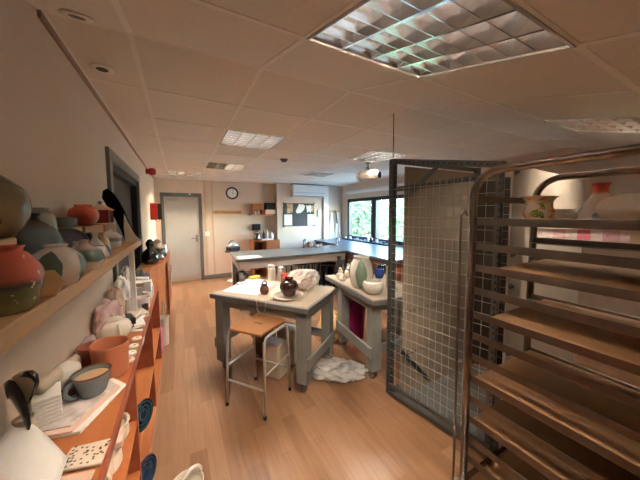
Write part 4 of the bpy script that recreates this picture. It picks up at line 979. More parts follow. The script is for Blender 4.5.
# pots on the trolley
ZR = 1.5457
t = thing('floral_jug', 'flared pot painted with orange flowers and green leaves on the trolley', 'pot', (1.62, 0.66, ZR), rz=0.2)
mf, nt, pb = new_mat('floral_glaze'); pb.inputs['Roughness'].default_value = 0.12; pb.inputs['Coat Weight'].default_value = 0.6
tc = nt.nodes.new('ShaderNodeTexCoord'); n1 = nt.nodes.new('ShaderNodeTexNoise'); n1.inputs['Scale'].default_value = 2.6; n1.inputs['Detail'].default_value = 3; n1.inputs['Distortion'].default_value = 0.8
nt.links.new(tc.outputs['Generated'], n1.inputs['Vector']); r1 = nt.nodes.new('ShaderNodeValToRGB'); cr = r1.color_ramp; cr.interpolation = 'CONSTANT'
cr.elements[0].position = 0; cr.elements[0].color = (0.85, 0.30, 0.08, 1); cr.elements[1].position = 0.42; cr.elements[1].color = (0.90, 0.62, 0.35, 1)
for p_, c_ in ((0.47, (0.80, 0.74, 0.64, 1)), (0.56, (0.75, 0.58, 0.08, 1)), (0.61, (0.10, 0.20, 0.05, 1)), (0.68, (0.80, 0.74, 0.64, 1))):
    e = cr.elements.new(p_); e.color = c_
nt.links.new(n1.outputs['Fac'], r1.inputs['Fac']); nt.links.new(r1.outputs[0], pb.inputs['Base Color'])
b = BM(); vessel(b, [(0.048, 0), (0.064, 0.03), (0.056, 0.072), (0.058, 0.095), (0.074, 0.118)], 0.006, 32, depth=0.85); mobj('body', b, mf, t, smooth=True)
b = BM(); lathe(b, [(0.070, 0.1165), (0.0752, 0.1165), (0.0765, 0.1215), (0.070, 0.1215)], 32); mobj('rim', b, CREAMGL, t, smooth=True)
b = BM(); vessel(b, [(0.03, 0), (0.04, 0.02), (0.04, 0.05), (0.041, 0.055)], 0.004, 24); tag(mobj('small_bowl', b, CREAMGL, smooth=True, loc=(1.775, 0.61, ZR)), 'small cream bowl right of the floral pot on the trolley', 'bowl')
for k in range(7):
    x = 1.70+0.045*(k % 4)-0.02*(k//4); y = 0.56-0.028*k
    b = BM(); blob(b, (0, 0, 0.016), (0.030, 0.025, 0.020), 0.35, 2, 40+k, 3, flat=-0.015)
    m = [CREAMGL, plain('grey_pebble', (0.35, 0.29, 0.25), 0.6, var=0.2), BISQUE][k % 3]
    labs = ['cream clay shard nearest the small cream bowl on the trolley', 'grey clay shard second from the small cream bowl', 'pale clay shard third from the small cream bowl', 'cream clay shard in the middle of the heap on the trolley', 'grey clay shard in the middle of the heap on the trolley', 'pale clay shard towards the red-necked vase', 'cream clay shard nearest the red-necked vase']
    tag(mobj('clay_shard', b, m, smooth=True, loc=(x, y, ZR+0.0005)), labs[k], 'shard', 'clay shards on the trolley')
t = thing('cone_vase', 'white conical vase with a coral red flared neck on the trolley', 'vase', (1.76, 0.475, ZR))
b = BM(); vessel(b, [(0.075, 0), (0.085, 0.012), (0.068, 0.055), (0.043, 0.10), (0.027, 0.132), (0.026, 0.155), (0.035, 0.176)], 0.005, 32); mobj('body', b, glaze('coral_neck_glaze', [(0, (0.80, 0.72, 0.64)), (0.70, (0.80, 0.70, 0.62)), (0.76, (0.75, 0.16, 0.10)), (1, (0.72, 0.12, 0.09))], 0.15, 0.03), t, smooth=True)
t = thing('wide_pot', 'large pale pink shouldered pot at the right edge on the trolley', 'pot', (1.62, 0.325, ZR))
b = BM(); vessel(b, [(0.085, 0), (0.115, 0.03), (0.122, 0.06), (0.098, 0.095), (0.066, 0.108), (0.062, 0.114), (0.072, 0.122)], 0.006, 36); mobj('body', b, plain('pale_bisque_pot', (0.86, 0.78, 0.69), 0.6, var=0.03), t, smooth=True)

# ---------------------------------------------------------------- left wall: pot shelf
SX, SZ = -0.25, 1.405
t = thing('pot_shelf', 'long pine shelf on the left wall crowded with glazed pots', 'shelf', (0, 0, 0))
b = BM(); box(b, XW, SX, 0.2, 2.32, SZ-0.04, SZ); mobj('shelf_board', b, PINE, t, bevel=0.003)
b = BM(); box(b, -0.325, -0.293, 2.27, 2.295, 0.861, SZ-0.04); mobj('support_upright', b, WHITE, t, bevel=0.003)
for y in (0.5, 1.5):
    b = BM(); prism(b, [(0, 0), (0.19, 0), (0.19, -0.02), (0.02, -0.16), (0, -0.16)], y, y+0.02, 0, Matrix(((1, 0, 0, XW+0.001), (0, 0, 1, 0), (0, 1, 0, SZ-0.041), (0, 0, 0, 1)))); mobj('bracket', b, WHITE, t)
# back step board
b = BM(); box(b, XW+0.001, -0.33, 0.98, 1.32, SZ+0.0005, SZ+0.045); tag(mobj('step_plank', b, PINE, bevel=0.002), 'low pine block under the slate blue bottle on the pot shelf', 'block')
b = BM(); box(b, XW+0.001, -0.345, 0.62, 0.905, SZ+0.0005, SZ+0.125); tag(mobj('riser_box', b, PINEX, bevel=0.003), 'wooden riser under the big olive vase at the left edge', 'riser')
b = BM(); box(b, XW+0.001, -0.36, 1.50, 1.80, SZ+0.0005, SZ+0.125); tag(mobj('riser_box', b, PINEX, bevel=0.003), 'wooden riser under the orange red ball vase', 'riser')
b = BM(); box(b, XW+0.001, -0.36, 1.86, 2.12, SZ+0.0005, SZ+0.13); tag(mobj('riser_box', b, PINEX, bevel=0.003), 'wooden riser under the dark red lidded box', 'riser')
# pots
def pot(name, prof, loc, mat, lab, cat='vase', wall=0.004, seg=32, extra=None, depth=0.4, squash=(1, 1), rz=0):
    t = thing(name, lab, cat, loc, rz)
    b = BM(); vessel(b, prof, wall, seg, 4, depth=depth, squash=squash); mobj('body', b, mat, t, smooth=True)
    return t
OLIVE = glaze('olive_brown_glaze', [(0, (0.14, 0.10, 0.065)), (0.35, (0.17, 0.12, 0.07)), (0.6, (0.10, 0.08, 0.045)), (0.8, (0.06, 0.058, 0.04)), (0.9, (0.05, 0.07, 0.075)), (1, (0.06, 0.08, 0.085))], 0.10, 0.10, 2.2, ((0.07, 0.055, 0.04), 3.2, 0.64))
pot('moon_vase', [(0.028, 0), (0.045, 0.01), (0.067, 0.06), (0.060, 0.11), (0.030, 0.140), (0.017, 0.148), (0.018, 0.162), (0.021, 0.168)], (-0.376, 0.875, SZ+0.126), OLIVE, 'big round olive brown vase at the left edge, on a wooden riser')
REDGREEN = glaze('red_green_glaze', [(0, (0.30, 0.23, 0.15)), (0.06, (0.10, 0.12, 0.05)), (0.36, (0.11, 0.12, 0.06)), (0.42, (0.05, 0.05, 0.06)), (0.52, (0.40, 0.10, 0.06)), (1, (0.52, 0.10, 0.065))], 0.08, 0.06, 3, ((0.50, 0.38, 0.26), 9, 0.68))
pot('banded_jar', [(0.028, 0), (0.038, 0.012), (0.049, 0.055), (0.047, 0.08), (0.032, 0.105), (0.024, 0.112), (0.028, 0.121)], (-0.282, 0.69, SZ+0.001), REDGREEN, 'large jar glazed red above and green below at the left edge', 'jar')
SLATE = glaze('slate_glaze', [(0, (0.075, 0.09, 0.09)), (0.6, (0.085, 0.11, 0.115)), (0.74, (0.07, 0.06, 0.05)), (0.85, (0.05, 0.035, 0.025)), (1, (0.01, 0.012, 0.015))], 0.10, 0.05)
pot('bottle_vase', [(0.055, 0), (0.063, 0.01), (0.067, 0.045), (0.056, 0.08), (0.030, 0.108), (0.017, 0.118), (0.016, 0.13), (0.020, 0.137)], (-0.395, 1.13, SZ+0.046), SLATE, 'slate blue bottle with dark shoulder on the pot shelf')
CELA = glaze('grey_celadon', [(0, (0.22, 0.25, 0.22)), (0.6, (0.27, 0.29, 0.25)), (1, (0.32, 0.31, 0.26))], 0.15, 0.05)
pot('celadon_jar', [(0.032, 0), (0.040, 0.05), (0.043, 0.10), (0.036, 0.135), (0.024, 0.146), (0.026, 0.156)], (-0.412, 1.225, SZ+0.046), CELA, 'grey green jar behind the slate blue bottle', 'jar')
GW = petals('green_leaf_glaze', (0.80, 0.74, 0.68), (0.07, 0.11, 0.08), 4, 0.45, 0.42, 0.30, 0.50, (0.09, 0.13, 0.09))
pot('leaf_vase', [(0.028, 0), (0.040, 0.006), (0.056, 0.042), (0.048, 0.075), (0.026, 0.093), (0.020, 0.096), (0.024, 0.103)], (-0.275, 0.895, SZ+0.001), GW, 'white round vase with dark green leaf patches at the shelf edge')
SG = glaze('green_band_glaze', [(0, (0.74, 0.68, 0.61)), (0.30, (0.76, 0.70, 0.63)), (0.34, (0.08, 0.12, 0.10)), (0.66, (0.09, 0.13, 0.11)), (0.74, (0.66, 0.52, 0.46)), (1, (0.70, 0.58, 0.52))], 0.1, 0.05)
pot('flat_vase', [(0.026, 0), (0.036, 0.006), (0.048, 0.035), (0.040, 0.062), (0.018, 0.078), (0.010, 0.088), (0.013, 0.098)], (-0.268, 1.09, SZ+0.001), SG, 'small white vase with a dark green band and pinched neck')
BW = glaze('blue_white_glaze', [(0, (0.30, 0.33, 0.42)), (0.20, (0.10, 0.13, 0.24)), (0.5, (0.13, 0.17, 0.30)), (0.62, (0.55, 0.54, 0.55)), (1, (0.72, 0.66, 0.60))], 0.1, 0.10, 5)
pot('cone_bottle', [(0.034, 0), (0.042, 0.010), (0.036, 0.035), (0.014, 0.056), (0.008, 0.068), (0.011, 0.08)], (-0.335, 1.27, SZ+0.001), BW, 'squat blue and white bottle in front of the speckled plate')
pot('cone_bottle', [(0.034, 0), (0.042, 0.010), (0.036, 0.035), (0.014, 0.056), (0.008, 0.068), (0.011, 0.08)], (-0.36, 1.46, SZ+0.001), BW, 'squat blue and white bottle right of the speckled plate')
BW2 = petals('cobalt_patch_glaze', (0.72, 0.66, 0.60), (0.03, 0.05, 0.22), 4, 0.32, 0.26, 0.26, 0.55)
pot('neck_vase', [(0.030, 0), (0.048, 0.012), (0.044, 0.042), (0.020, 0.068), (0.009, 0.085), (0.010, 0.10), (0.014, 0.105)], (-0.30, 1.36, SZ+0.001), BW2, 'white narrow-necked vase with a cobalt patch')
pot('lip_bowl', [(0.022, 0), (0.04, 0.012), (0.050, 0.05), (0.047, 0.06)], (-0.30, 1.27, SZ+0.001), WHITEGL, 'plain white bowl behind the green-banded vase', 'bowl', depth=0.8)
t = thing('speckled_plate', 'round dark speckled plate standing upright on the pot shelf', 'plate', (-0.385, 1.37, SZ+0.064), rot=(math.radians(80), 0, math.radians(25)))
b = BM(); vessel(b, [(0.03, 0), (0.05, 0.004), (0.060, 0.012), (0.062, 0.016)], 0.004, 32, 3, depth=0.7); mobj('dish', b, glaze('speckle_dark', [(0, (0.11, 0.10, 0.12)), (1, (0.06, 0.07, 0.13))], 0.15, 0.1, 6, ((0.22, 0.19, 0.18), 22, 0.62)), t, smooth=True)
RED = glaze('orange_red_glaze', [(0, (0.42, 0.07, 0.03)), (1, (0.55, 0.09, 0.04))], 0.09)
pot('ball_vase', [(0.026, 0), (0.042, 0.010), (0.058, 0.045), (0.050, 0.078), (0.034, 0.090), (0.031, 0.094), (0.036, 0.100)], (-0.402, 1.655, SZ+0.126), RED, 'orange red ball vase on a wooden riser')
pot('low_bowl', [(0.025, 0), (0.040, 0.006), (0.046, 0.024), (0.042, 0.038), (0.036, 0.040)], (-0.415, 1.44, SZ+0.128), glaze('black_green_glaze', [(0, (0.03, 0.04, 0.035)), (1, (0.05, 0.06, 0.055))], 0.1), 'low dark green bowl left of the red ball vase', 'bowl')
b = BM(); box(b, XW+0.001, -0.37, 1.385, 1.495, SZ+0.0005, SZ+0.127); tag(mobj('riser_box', b, PINEX, bevel=0.003), 'narrow wooden riser under the low dark green bowl', 'riser')
t = thing('lidded_box', 'dark red square pot with a sloping pale lid and knob', 'pot', (-0.405, 1.985, SZ+0.131))
b = BM(); box(b, -0.05, 0.05, -0.06, 0.06, 0, 0.075); mobj('body', b, plain('oxblood_glaze', (0.20, 0.02, 0.015), 0.2, coat=0.5), t, bevel=0.004)
b = BM(); vs = [(-0.056, -0.066), (0.056, -0.066), (0.056, 0.066), (-0.056, 0.066)]
lo = [b.verts.new(Vector((x, y, 0.0755))) for x, y in vs]; hi = [b.verts.new(Vector((x*0.2, y*0.2, 0.108))) for x, y in vs]
b.faces.new(lo); b.faces.new(hi)
for i in range(4): b.faces.new((lo[i], lo[(i+1) % 4], hi[(i+1) % 4], hi[i]))
ld = mobj('lid', b, BISQUEP, t)
b = BM(); lathe(b, [(0, 0.106), (0.008, 0.106), (0.008, 0.114), (0.015, 0.12), (0.0, 0.13)], 14); mobj('knob', b, BLACKGL, ld, smooth=True)
# tall pieces at the end of the shelf
SAILB = plain('matte_black_clay', (0.008, 0.008, 0.008), 0.95); SAILB.node_tree.nodes['Principled BSDF'].inputs['Specular IOR Level'].default_value = 0.1
def blade(name, poly, y, th, mat, lab, cat):
    b = BM(); M = Matrix(((1, 0, 0, 0), (0, 0, 1, 0), (0, 1, 0, 0), (0, 0, 0, 1)))
    x0 = sum(p[0] for p in poly)/len(poly); z0 = min(p[1] for p in poly)
    prism(b, [(p[0]-x0, p[1]-z0) for p in poly], -th/2, th/2, 0, M)
    tag(mobj(name, b, mat, loc=(x0, y, z0), bevel=0.003), lab, cat)
blade('sail_sculpture', [(-0.425, 1.690), (-0.418, 1.735), (-0.395, 1.752), (-0.365, 1.722), (-0.340, 1.676), (-0.312, 1.603), (-0.285, 1.512), (-0.258, 1.445), (-0.262, 1.407), (-0.315, 1.407), (-0.345, 1.500), (-0.378, 1.590), (-0.408, 1.650)], 2.15, 0.03, SAILB, 'black curved sail-shaped piece tapering down at the shelf end', 'sculpture')
blade('sail_sculpture', [(-0.311, 1.590), (-0.293, 1.53), (-0.262, 1.455), (-0.225, 1.407), (-0.312, 1.407), (-0.316, 1.5)], 2.10, 0.012, WHITE, 'white triangular sail-shaped piece at the shelf end', 'sculpture')
pot('blue_band_cup', [(0.03, 0), (0.046, 0.01), (0.050, 0.055), (0.046, 0.07)], (-0.325, 1.75, SZ+0.001), glaze('blue_band_glaze', [(0, (0.68, 0.62, 0.56)), (0.5, (0.66, 0.62, 0.58)), (0.58, (0.24, 0.28, 0.36)), (0.75, (0.24, 0.28, 0.36)), (0.8, (0.68, 0.62, 0.56)), (1, (0.7, 0.64, 0.58))], 0.1, 0.02), 'white lidded pot with a blue band near the shelf end', 'pot')
b = BM(); lathe(b, smooth_prof([(0.045, 0.0705), (0.03, 0.085), (0.010, 0.093), (0.010, 0.10), (0.0, 0.102)], 3), 24); mobj('lid', b, WHITEGL, bpy.data.objects['blue_band_cup'], smooth=True)
pot('ochre_bottle', [(0.026, 0), (0.030, 0.02), (0.026, 0.06), (0.012, 0.08), (0.013, 0.095)], (-0.32, 1.56, SZ+0.001), plain('ochre_glaze', (0.46, 0.34, 0.18), 0.2, coat=0.4), 'ochre bottle between the white vase and the banded pot')
pot('black_top_jar', [(0.024, 0), (0.030, 0.03), (0.028, 0.07), (0.020, 0.085), (0.024, 0.10)], (-0.335, 1.47, SZ+0.001), glaze('black_top_glaze', [(0, (0.3, 0.3, 0.3)), (0.5, (0.05, 0.05, 0.05)), (1, (0.02, 0.02, 0.02))], 0.1), 'small jar with a black top behind the ochre bottle', 'jar')
t = thing('hexagon_tile', 'six-sided wooden tile leaning beside the red and green jar', 'tile', (-0.258, 0.765, SZ+0.031), rot=(math.radians(66), 0, math.radians(15)))
b = BM(); prism(b, [(0.033*math.cos(a*PI/3), 0.033*math.sin(a*PI/3)) for a in range(6)], -0.006, 0.006); mobj('plate', b, PINEX, t, bevel=0.002)

# ---------------------------------------------------------------- left wall: long low bookcase with the work on top
ZK, KX = 0.86, -0.213
t = thing('long_bookcase', 'long low orange bookcase along the left wall under the pot shelf', 'bookcase', (0, 0, 0))
KY0, KY1 = 0.35, 3.15
b = BM(); box(b, XW+0.001, KX-0.012, KY0, KY1, ZK-0.025, ZK); mobj('top_board', b, ORANGEW, t)
b = BM(); box(b, KX-0.0118, KX, KY0, KY1, ZK-0.03, ZK+0.001); mobj('front_edging', b, REDEDGE, t, bevel=0.002)
for y in (0.36, 1.50, 2.35, 3.13):
    b = BM(); box(b, XW+0.001, KX-0.002, y-0.011, y+0.011, 0.07, ZK-0.026); mobj('divider', b, REDEDGE, t)
for z, bays in ((0.07, ((0.372, 1.488), (1.512, 2.338), (2.362, 3.118))), (0.40, ((1.512, 2.338), (2.362, 3.118))), (0.31, ((0.372, 1.488),)), (0.57, ((0.372, 1.488),))):
    b = BM()
    for ya, yb in bays: box(b, XW+0.012, KX-0.004, ya, yb, z, z+0.02)
    mobj('shelf_board', b, ORANGEW, t)
b = BM(); box(b, XW+0.001, XW+0.010, KY0, KY1, 0.07, ZK-0.026); mobj('back_panel', b, ORANGEW, t)
b = BM(); box(b, XW+0.02, KX-0.012, KY0, KY1, 0, 0.069); mobj('plinth', b, REDEDGE, t)
b = BM(); box(b, KX+0.0003, KX+0.0015, 1.78, 1.86, ZK-0.028, ZK-0.004); tag(mobj('white_tag', b, PAPER), 'small white tag on the front edge of the bookcase top', 'tag')

# things on the bookcase
def on(z=0.0): return ZK+0.0012+z
t = thing('terracotta_jug', 'large terracotta jug with a pouring lip on the bookcase', 'jug', (-0.298, 1.47, on()), rz=2.2)
b = BM(); vessel(b, [(0.062, 0), (0.066, 0.01), (0.066, 0.06), (0.068, 0.11), (0.073, 0.145)], 0.006, 36, 3, depth=0.92)
for v in b.verts:
    k = max(0, v.co.z-0.08)/0.065
    if v.co.x > 0.03: v.co.x += 0.022*k*max(0, 1-abs(v.co.y)/0.05)
mobj('body', b, TERRA, t, smooth=True)
t = thing('terracotta_mug', 'darker terracotta pot with handle left of the large jug', 'mug', (-0.385, 1.56, on()), rz=-0.9)
b = BM(); vessel(b, [(0.045, 0), (0.05, 0.01), (0.05, 0.09), (0.053, 0.115)], 0.005, 30, 3, depth=0.92); mobj('body', b, TERRAD, t, smooth=True)
b = BM(); tube(b, arc((0.048, 0, 0.06), 0.033, -PI/2, PI/2, 8), 0.007, 8); mobj('handle', b, TERRAD, t, smooth=True)
t = thing('white_teapot', 'round cream teapot with a lid on the bookcase', 'teapot', (-0.358, 1.88, on()), rz=2.0); t.scale = (1.1, 1.1, 1.15)
b = BM(); lathe(b, smooth_prof([(0.0, 0), (0.045, 0.0), (0.062, 0.015), (0.078, 0.05), (0.068, 0.085), (0.040, 0.10)], 4) + [(0, 0.10)], 36); mobj('body', b, CREAMGL, t, smooth=True)
b = BM(); lathe(b, smooth_prof([(0.042, 0.1005), (0.038, 0.108), (0.020, 0.116), (0.008, 0.119), (0.011, 0.13), (0.0, 0.136)], 4), 28); mobj('lid', b, CREAMGL, t, smooth=True)
b = BM(); tube(b, [(0.06, 0, 0.045), (0.09, 0, 0.06), (0.115, 0, 0.10)], [0.018, 0.012, 0.009], 10); mobj('spout', b, CREAMGL, t, smooth=True)
b = BM(); tube(b, arc((-0.07, 0, 0.055), 0.033, PI/2, 3*PI/2, 8), 0.006, 8); mobj('handle', b, CREAMGL, t, smooth=True)
# papers/books and mug
MAP = plain('map_print', (0.62, 0.55, 0.54), 0.6, var=0.25, scale=30)
b = BM(); prism(b, [(-0.455, 1.135), (-0.315, 1.10), (-0.225, 1.33), (-0.29, 1.42), (-0.40, 1.34)], on(), on(0.010)); tag(mobj('book', b, PAPER, bevel=0.001), 'white flat book at the bottom of the pile under the blue mug', 'book')
b = BM(); prism(b, [(-0.450, 1.13), (-0.335, 1.105), (-0.240, 1.31), (-0.30, 1.40), (-0.40, 1.33)], on(0.0105), on(0.016)); tag(mobj('magazine', b, BISQUEP, bevel=0.001), 'pinkish booklet in the middle of the pile under the blue mug', 'booklet')
b = BM(); prism(b, [(-0.445, 1.15), (-0.345, 1.13), (-0.255, 1.32), (-0.31, 1.41), (-0.41, 1.33)], on(0.0165), on(0.021)); tag(mobj('map_sheet', b, MAP, bevel=0.001), 'folded printed map on top of the pile under the blue mug', 'map')
t = thing('blue_mug', 'grey blue mug with brown rim standing on the map', 'mug', (-0.325, 1.30, on(0.022)), rz=-2.6)
b = BM(); vessel(b, [(0.034, 0), (0.041, 0.006), (0.054, 0.046), (0.063, 0.088)], 0.004, 32, 3, depth=0.9); mobj('body', b, glaze('blue_grey_mug', [(0, (0.13, 0.16, 0.18)), (0.90, (0.16, 0.19, 0.21)), (0.95, (0.12, 0.06, 0.035)), (1, (0.14, 0.07, 0.04))], 0.12, 0.01), t, smooth=True)
b = BM(); lathe(b, [(0, 0.069), (0.0545, 0.069), (0.0545, 0.067), (0, 0.067)], 28); mobj('drink', b, plain('milky_drink', (0.52, 0.33, 0.20), 0.5), t)
b = BM(); tube(b, arc((0.050, 0, 0.043), 0.030, -PI/2, PI/2, 10), 0.008, 8); mobj('handle', b, bpy.data.materials['blue_grey_mug'], t, smooth=True)
t = thing('lidded_pot', 'white pot with dark red band and lid behind the blue mug', 'pot', (-0.414, 1.36, on())); t.scale = (1.08, 1.08, 1.2)
b = BM(); vessel(b, [(0.03, 0), (0.042, 0.01), (0.044, 0.065), (0.038, 0.085)], 0.004, 26, 3); mobj('body', b, glaze('red_band_pot', [(0, (0.12, 0.04, 0.03)), (0.5, (0.14, 0.05, 0.035)), (0.6, (0.66, 0.6, 0.54)), (1, (0.7, 0.64, 0.58))], 0.15, 0.02), t, smooth=True)
b = BM(); lathe(b, smooth_prof([(0.040, 0.0855), (0.036, 0.105), (0.012, 0.12), (0.0, 0.123)], 4), 24); mobj('lid', b, WHITEGL, t, smooth=True)
# stack of white tiles
for k in range(7):
    b = BM(); box(b, -0.034, 0.034, -0.05, 0.05, 0, 0.0125)
    labs = ['lowest white tile of the stack left of the blue mug', 'second white tile from the bottom of the stack left of the blue mug', 'third white tile from the bottom of the stack left of the blue mug', 'fourth white tile from the bottom of the stack left of the blue mug', 'fifth white tile from the bottom of the stack left of the blue mug', 'sixth white tile from the bottom of the stack left of the blue mug', 'topmost white tile of the stack left of the blue mug']
    tag(mobj('white_tile', b, PAPER, loc=(-0.425, 1.215, on(0.0215+0.0132*k)), rot=(0, 0, 0.3+0.02*math.sin(k*2)), bevel=0.002), labs[k], 'tile', 'stacked white tiles')
# curled cream and black vessel and white card at the front left
t = thing('petal_vase', 'tall cream vase opening in petals edged with glossy black at the left edge', 'vase', (-0.42, 1.05, on()))
def pv(u, v, d=0.0): return Vector((max(-0.034, (u-22)*0.0021+d*0.4), -(u-22)*0.0011-d, 1.05+(400-v)*0.0024-on()))
CREAMP = plain('cream_lining', (0.60, 0.51, 0.36), 0.25, coat=0.3)
b = BM(); vessel(b, [(0.028, 0), (0.033, 0.01), (0.026, 0.07), (0.022, 0.12), (0.024, 0.135)], 0.004, 24, depth=0.3); mobj('body', b, CREAMP, t, smooth=True)
def pl(P, t_):
    k = t_*(len(P)-1); i = min(int(k), len(P)-2); f_ = k-i
    return (P[i][0]*(1-f_)+P[i+1][0]*f_, P[i][1]*(1-f_)+P[i+1][1]*f_)
OUT = [(3, 376), (9, 371), (16, 373), (22, 384), (26, 398), (29, 412), (30, 426), (24, 442)]; INN = [(5, 395), (8, 394), (11, 398), (14, 404), (17, 411), (21, 420), (24, 430), (23, 444)]
b = BM()
def bp(u, v):
    o_ = pl(OUT, u); i_ = pl(INN, u); return pv(o_[0]*(1-v)+i_[0]*v, o_[1]*(1-v)+i_[1]*v, 0.016+0.012*math.sin(PI*v))
sheet(b, bp, 20, 6, 0.002); mobj('black_petal', b, BLACKGL, t, smooth=True)
LF = [(12, 372), (16, 380), (20, 392), (23, 404), (25, 420), (24, 446)]; RT = [(41, 370), (42, 378), (38, 388), (32, 398), (28, 416), (27, 446)]
b = BM()
def cp(u, v):
    l_ = pl(LF, u); r_ = pl(RT, u); return pv(l_[0]*(1-v)+r_[0]*v, l_[1]*(1-v)+r_[1]*v - 5*math.sin(PI*v)*(1-u), -0.014*math.sin(PI*v))
sheet(b, cp, 16, 8, 0.002); mobj('cream_petal', b, CREAMP, t, smooth=True)
b = BM(); tube(b, [pv(*q, 0.003) for q in ((22, 370), (28, 366.5), (35, 366.5), (40, 370), (42, 377), (39, 386), (34, 395), (29, 404))], [0.003, 0.009, 0.010, 0.008, 0.005, 0.004, 0.003, 0.002], 10); mobj('black_rim', b, BLACKGL, t, smooth=True)
b = BM()
q0, q1, q2, q3 = Vector((-0.440, 1.08, 0.99)), Vector((-0.30, 0.945, 0.905)), Vector((-0.298, 0.80, 0.885)), Vector((-0.452, 0.80, 0.98))
sheet(b, lambda u, v: (q0*(1-u)*(1-v)+q1*u*(1-v)+q2*u*v+q3*(1-u)*v)+Vector((0, 0, 0.012*math.sin(PI*u))), 10, 8, 0.0008)
tag(mobj('paper_sheet', b, PAPER, smooth=True), 'large white sheet leaning in the lower left corner', 'paper')
b = BM(); box(b, -0.452, -0.36, 0.80, 0.92, on(), 0.94); tag(mobj('paper_block', b, PAPERW, bevel=0.003), 'pale block under the large white sheet in the corner', 'block')
# speckled clay slab
b = BM(); prism(b, [(-0.335, 0.955), (-0.225, 0.925), (-0.220, 1.02), (-0.318, 1.035)], on(), on(0.010))
t = mobj('dotted_slab', b, BISQUE, bevel=0.003); tag(t, 'cream clay slab with rows of dark marks near the front corner', 'tile')
b = BM(); rnd = random.Random(11)
for k in range(46):
    u, v = rnd.random()*0.9+0.05, rnd.random()*0.85+0.08
    x = -0.332+0.105*u+0.012*v; y = 0.955-0.028*u+0.085*v
    lathe(b, [(0, 0.0006), (0.0026, 0.0006), (0.0026, 0), (0, 0)], 7, (x, y, on(0.0101)), squash=(1.4, 1))
mobj('stamped_marks', b, INK, t)
b = BM(); prism(b, [(-0.37, 0.80), (-0.25, 0.80), (-0.235, 0.915), (-0.36, 0.945)], on(), on(0.007)); tag(mobj('clay_slab', b, BISQUEP, bevel=0.003), 'plain pink clay slab in front of the dotted slab', 'tile')

# heap of small pieces behind: boxes, cloths, tools, bisque ware
def heap_blob(name, c, s, seed, mat, lab, cat, rz=0.0, amp=0.3, freq=2.0):
    b = BM(); blob(b, (0, 0, s[2]*0.9), s, amp, freq, seed, 4, flat=-s[2]*0.88)
    tag(mobj(name, b, mat, smooth=True, loc=(c[0], c[1], on(c[2] if len(c) > 2 else 0)), rot=(0, 0, rz)), lab, cat)
heap_blob('mauve_cloth', (-0.412, 1.99), (0.05, 0.17, 0.105), 51, CLOTHP, 'mauve crumpled cloth between the teapot and the wall', 'cloth')
heap_blob('mauve_cloth', (-0.428, 1.665), (0.033, 0.10, 0.055), 53, plain('dull_mauve_cloth', (0.36, 0.27, 0.29), 0.9, var=0.15), 'dull mauve cloth end behind the terracotta pot', 'cloth')
heap_blob('brown_pouch', (-0.41, 2.24), (0.05, 0.07, 0.12), 55, plain('fawn_cloth', (0.50, 0.37, 0.29), 0.9, var=0.1), 'fawn pouch behind the mauve cloth', 'pouch')
b = BM(); tube(b, [(-0.436, 1.20, on(0.142)), (-0.435, 1.45, on(0.088)), (-0.432, 1.72, on(0.030))], [0.024, 0.024, 0.024], 16); tag(mobj('paper_roll', b, PAPERW, smooth=True), 'cream paper roll lying along the wall behind the terracotta pot', 'roll')
pot('cream_cup', [(0.025, 0), (0.033, 0.02), (0.036, 0.055)], (-0.395, 1.70, on()), CREAMGL, 'cream cup between the terracotta pot and the teapot', 'cup', depth=0.85)
def lying(name, a, c, r, mat, lab, cat): 
    b = BM(); tube(b, [a, c], r, 10); tag(mobj(name, b, mat, smooth=True), lab, cat)
t = thing('peach_bottle', 'peach and white plastic bottle lying beyond the teapot', 'bottle', (-0.36, 2.14, on(0.03)), rz=2.3)
b = BM(); tube(b, [(-0.06, 0, 0), (-0.055, 0, 0), (0.03, 0, 0), (0.045, 0, 0)], [0.022, 0.028, 0.028, 0.014], 14); mobj('body', b, WHITE, t, smooth=True)
b = BM(); tube(b, [(0.045, 0, 0), (0.075, 0, 0)], 0.016, 12); mobj('cap', b, plain('peach_cap', (0.80, 0.38, 0.16), 0.4), t)
t = thing('black_brush', 'black hand brush lying beyond the teapot', 'brush', (-0.315, 2.10, on(0.03)), rz=1.9)
b = BM(); box(b, -0.08, 0.05, -0.022, 0.022, -0.005, 0.03); mobj('block', b, BLACK, t, bevel=0.01)
b = BM(); box(b, -0.075, 0.045, -0.02, 0.02, -0.029, -0.0055); mobj('bristles', b, plain('dark_bristle', (0.04, 0.03, 0.025), 0.9), t)
t = thing('pink_box', 'white tub with a pink red inside near the far end of the bookcase', 'tub', (-0.290, 2.42, on()))
b = BM(); vessel(b, [(0.058, 0), (0.060, 0.01), (0.064, 0.075), (0.066, 0.08)], 0.004, 28, 2, depth=0.75); mobj('body', b, WHITE, t, smooth=True)
b = BM(); lathe(b, [(0, 0.060), (0.059, 0.060), (0.059, 0.056), (0, 0.056)], 24); mobj('contents', b, plain('pink_red_paint', (0.45, 0.10, 0.12), 0.5), t)
for k, (x, y, z, w, d, h, rz, lab) in enumerate(((-0.335, 2.82, 0, 0.20, 0.16, 0.09, 0.1, 'white carton at the far end of the bookcase'), (-0.285, 2.24, 0, 0.10, 0.14, 0.03, 0.4, 'flat white packet between the teapot and the pink tub'),
                                                 (-0.355, 2.56, 0.0, 0.05, 0.09, 0.13, 0.1, 'upright white packet behind the pink tub'), (-0.335, 2.80, 0.092, 0.17, 0.12, 0.035, -0.2, 'flat white lid on the white carton'),
                                                 (-0.26, 2.06, 0, 0.06, 0.12, 0.018, 0.2, 'white clay tile at the bookcase edge beside the teapot'))):
    b = BM(); box(b, -w/2, w/2, -d/2, d/2, 0, h); tag(mobj('white_carton', b, [PAPER, BISQUE][k % 2], loc=(x, y, on(z)), rot=(0, 0, rz), bevel=0.004), lab, 'box')
heap_blob('white_cloth', (-0.40, 2.45), (0.055, 0.12, 0.13), 61, CLOTHW, 'white crumpled cloth against the wall beyond the fawn pouch', 'cloth')
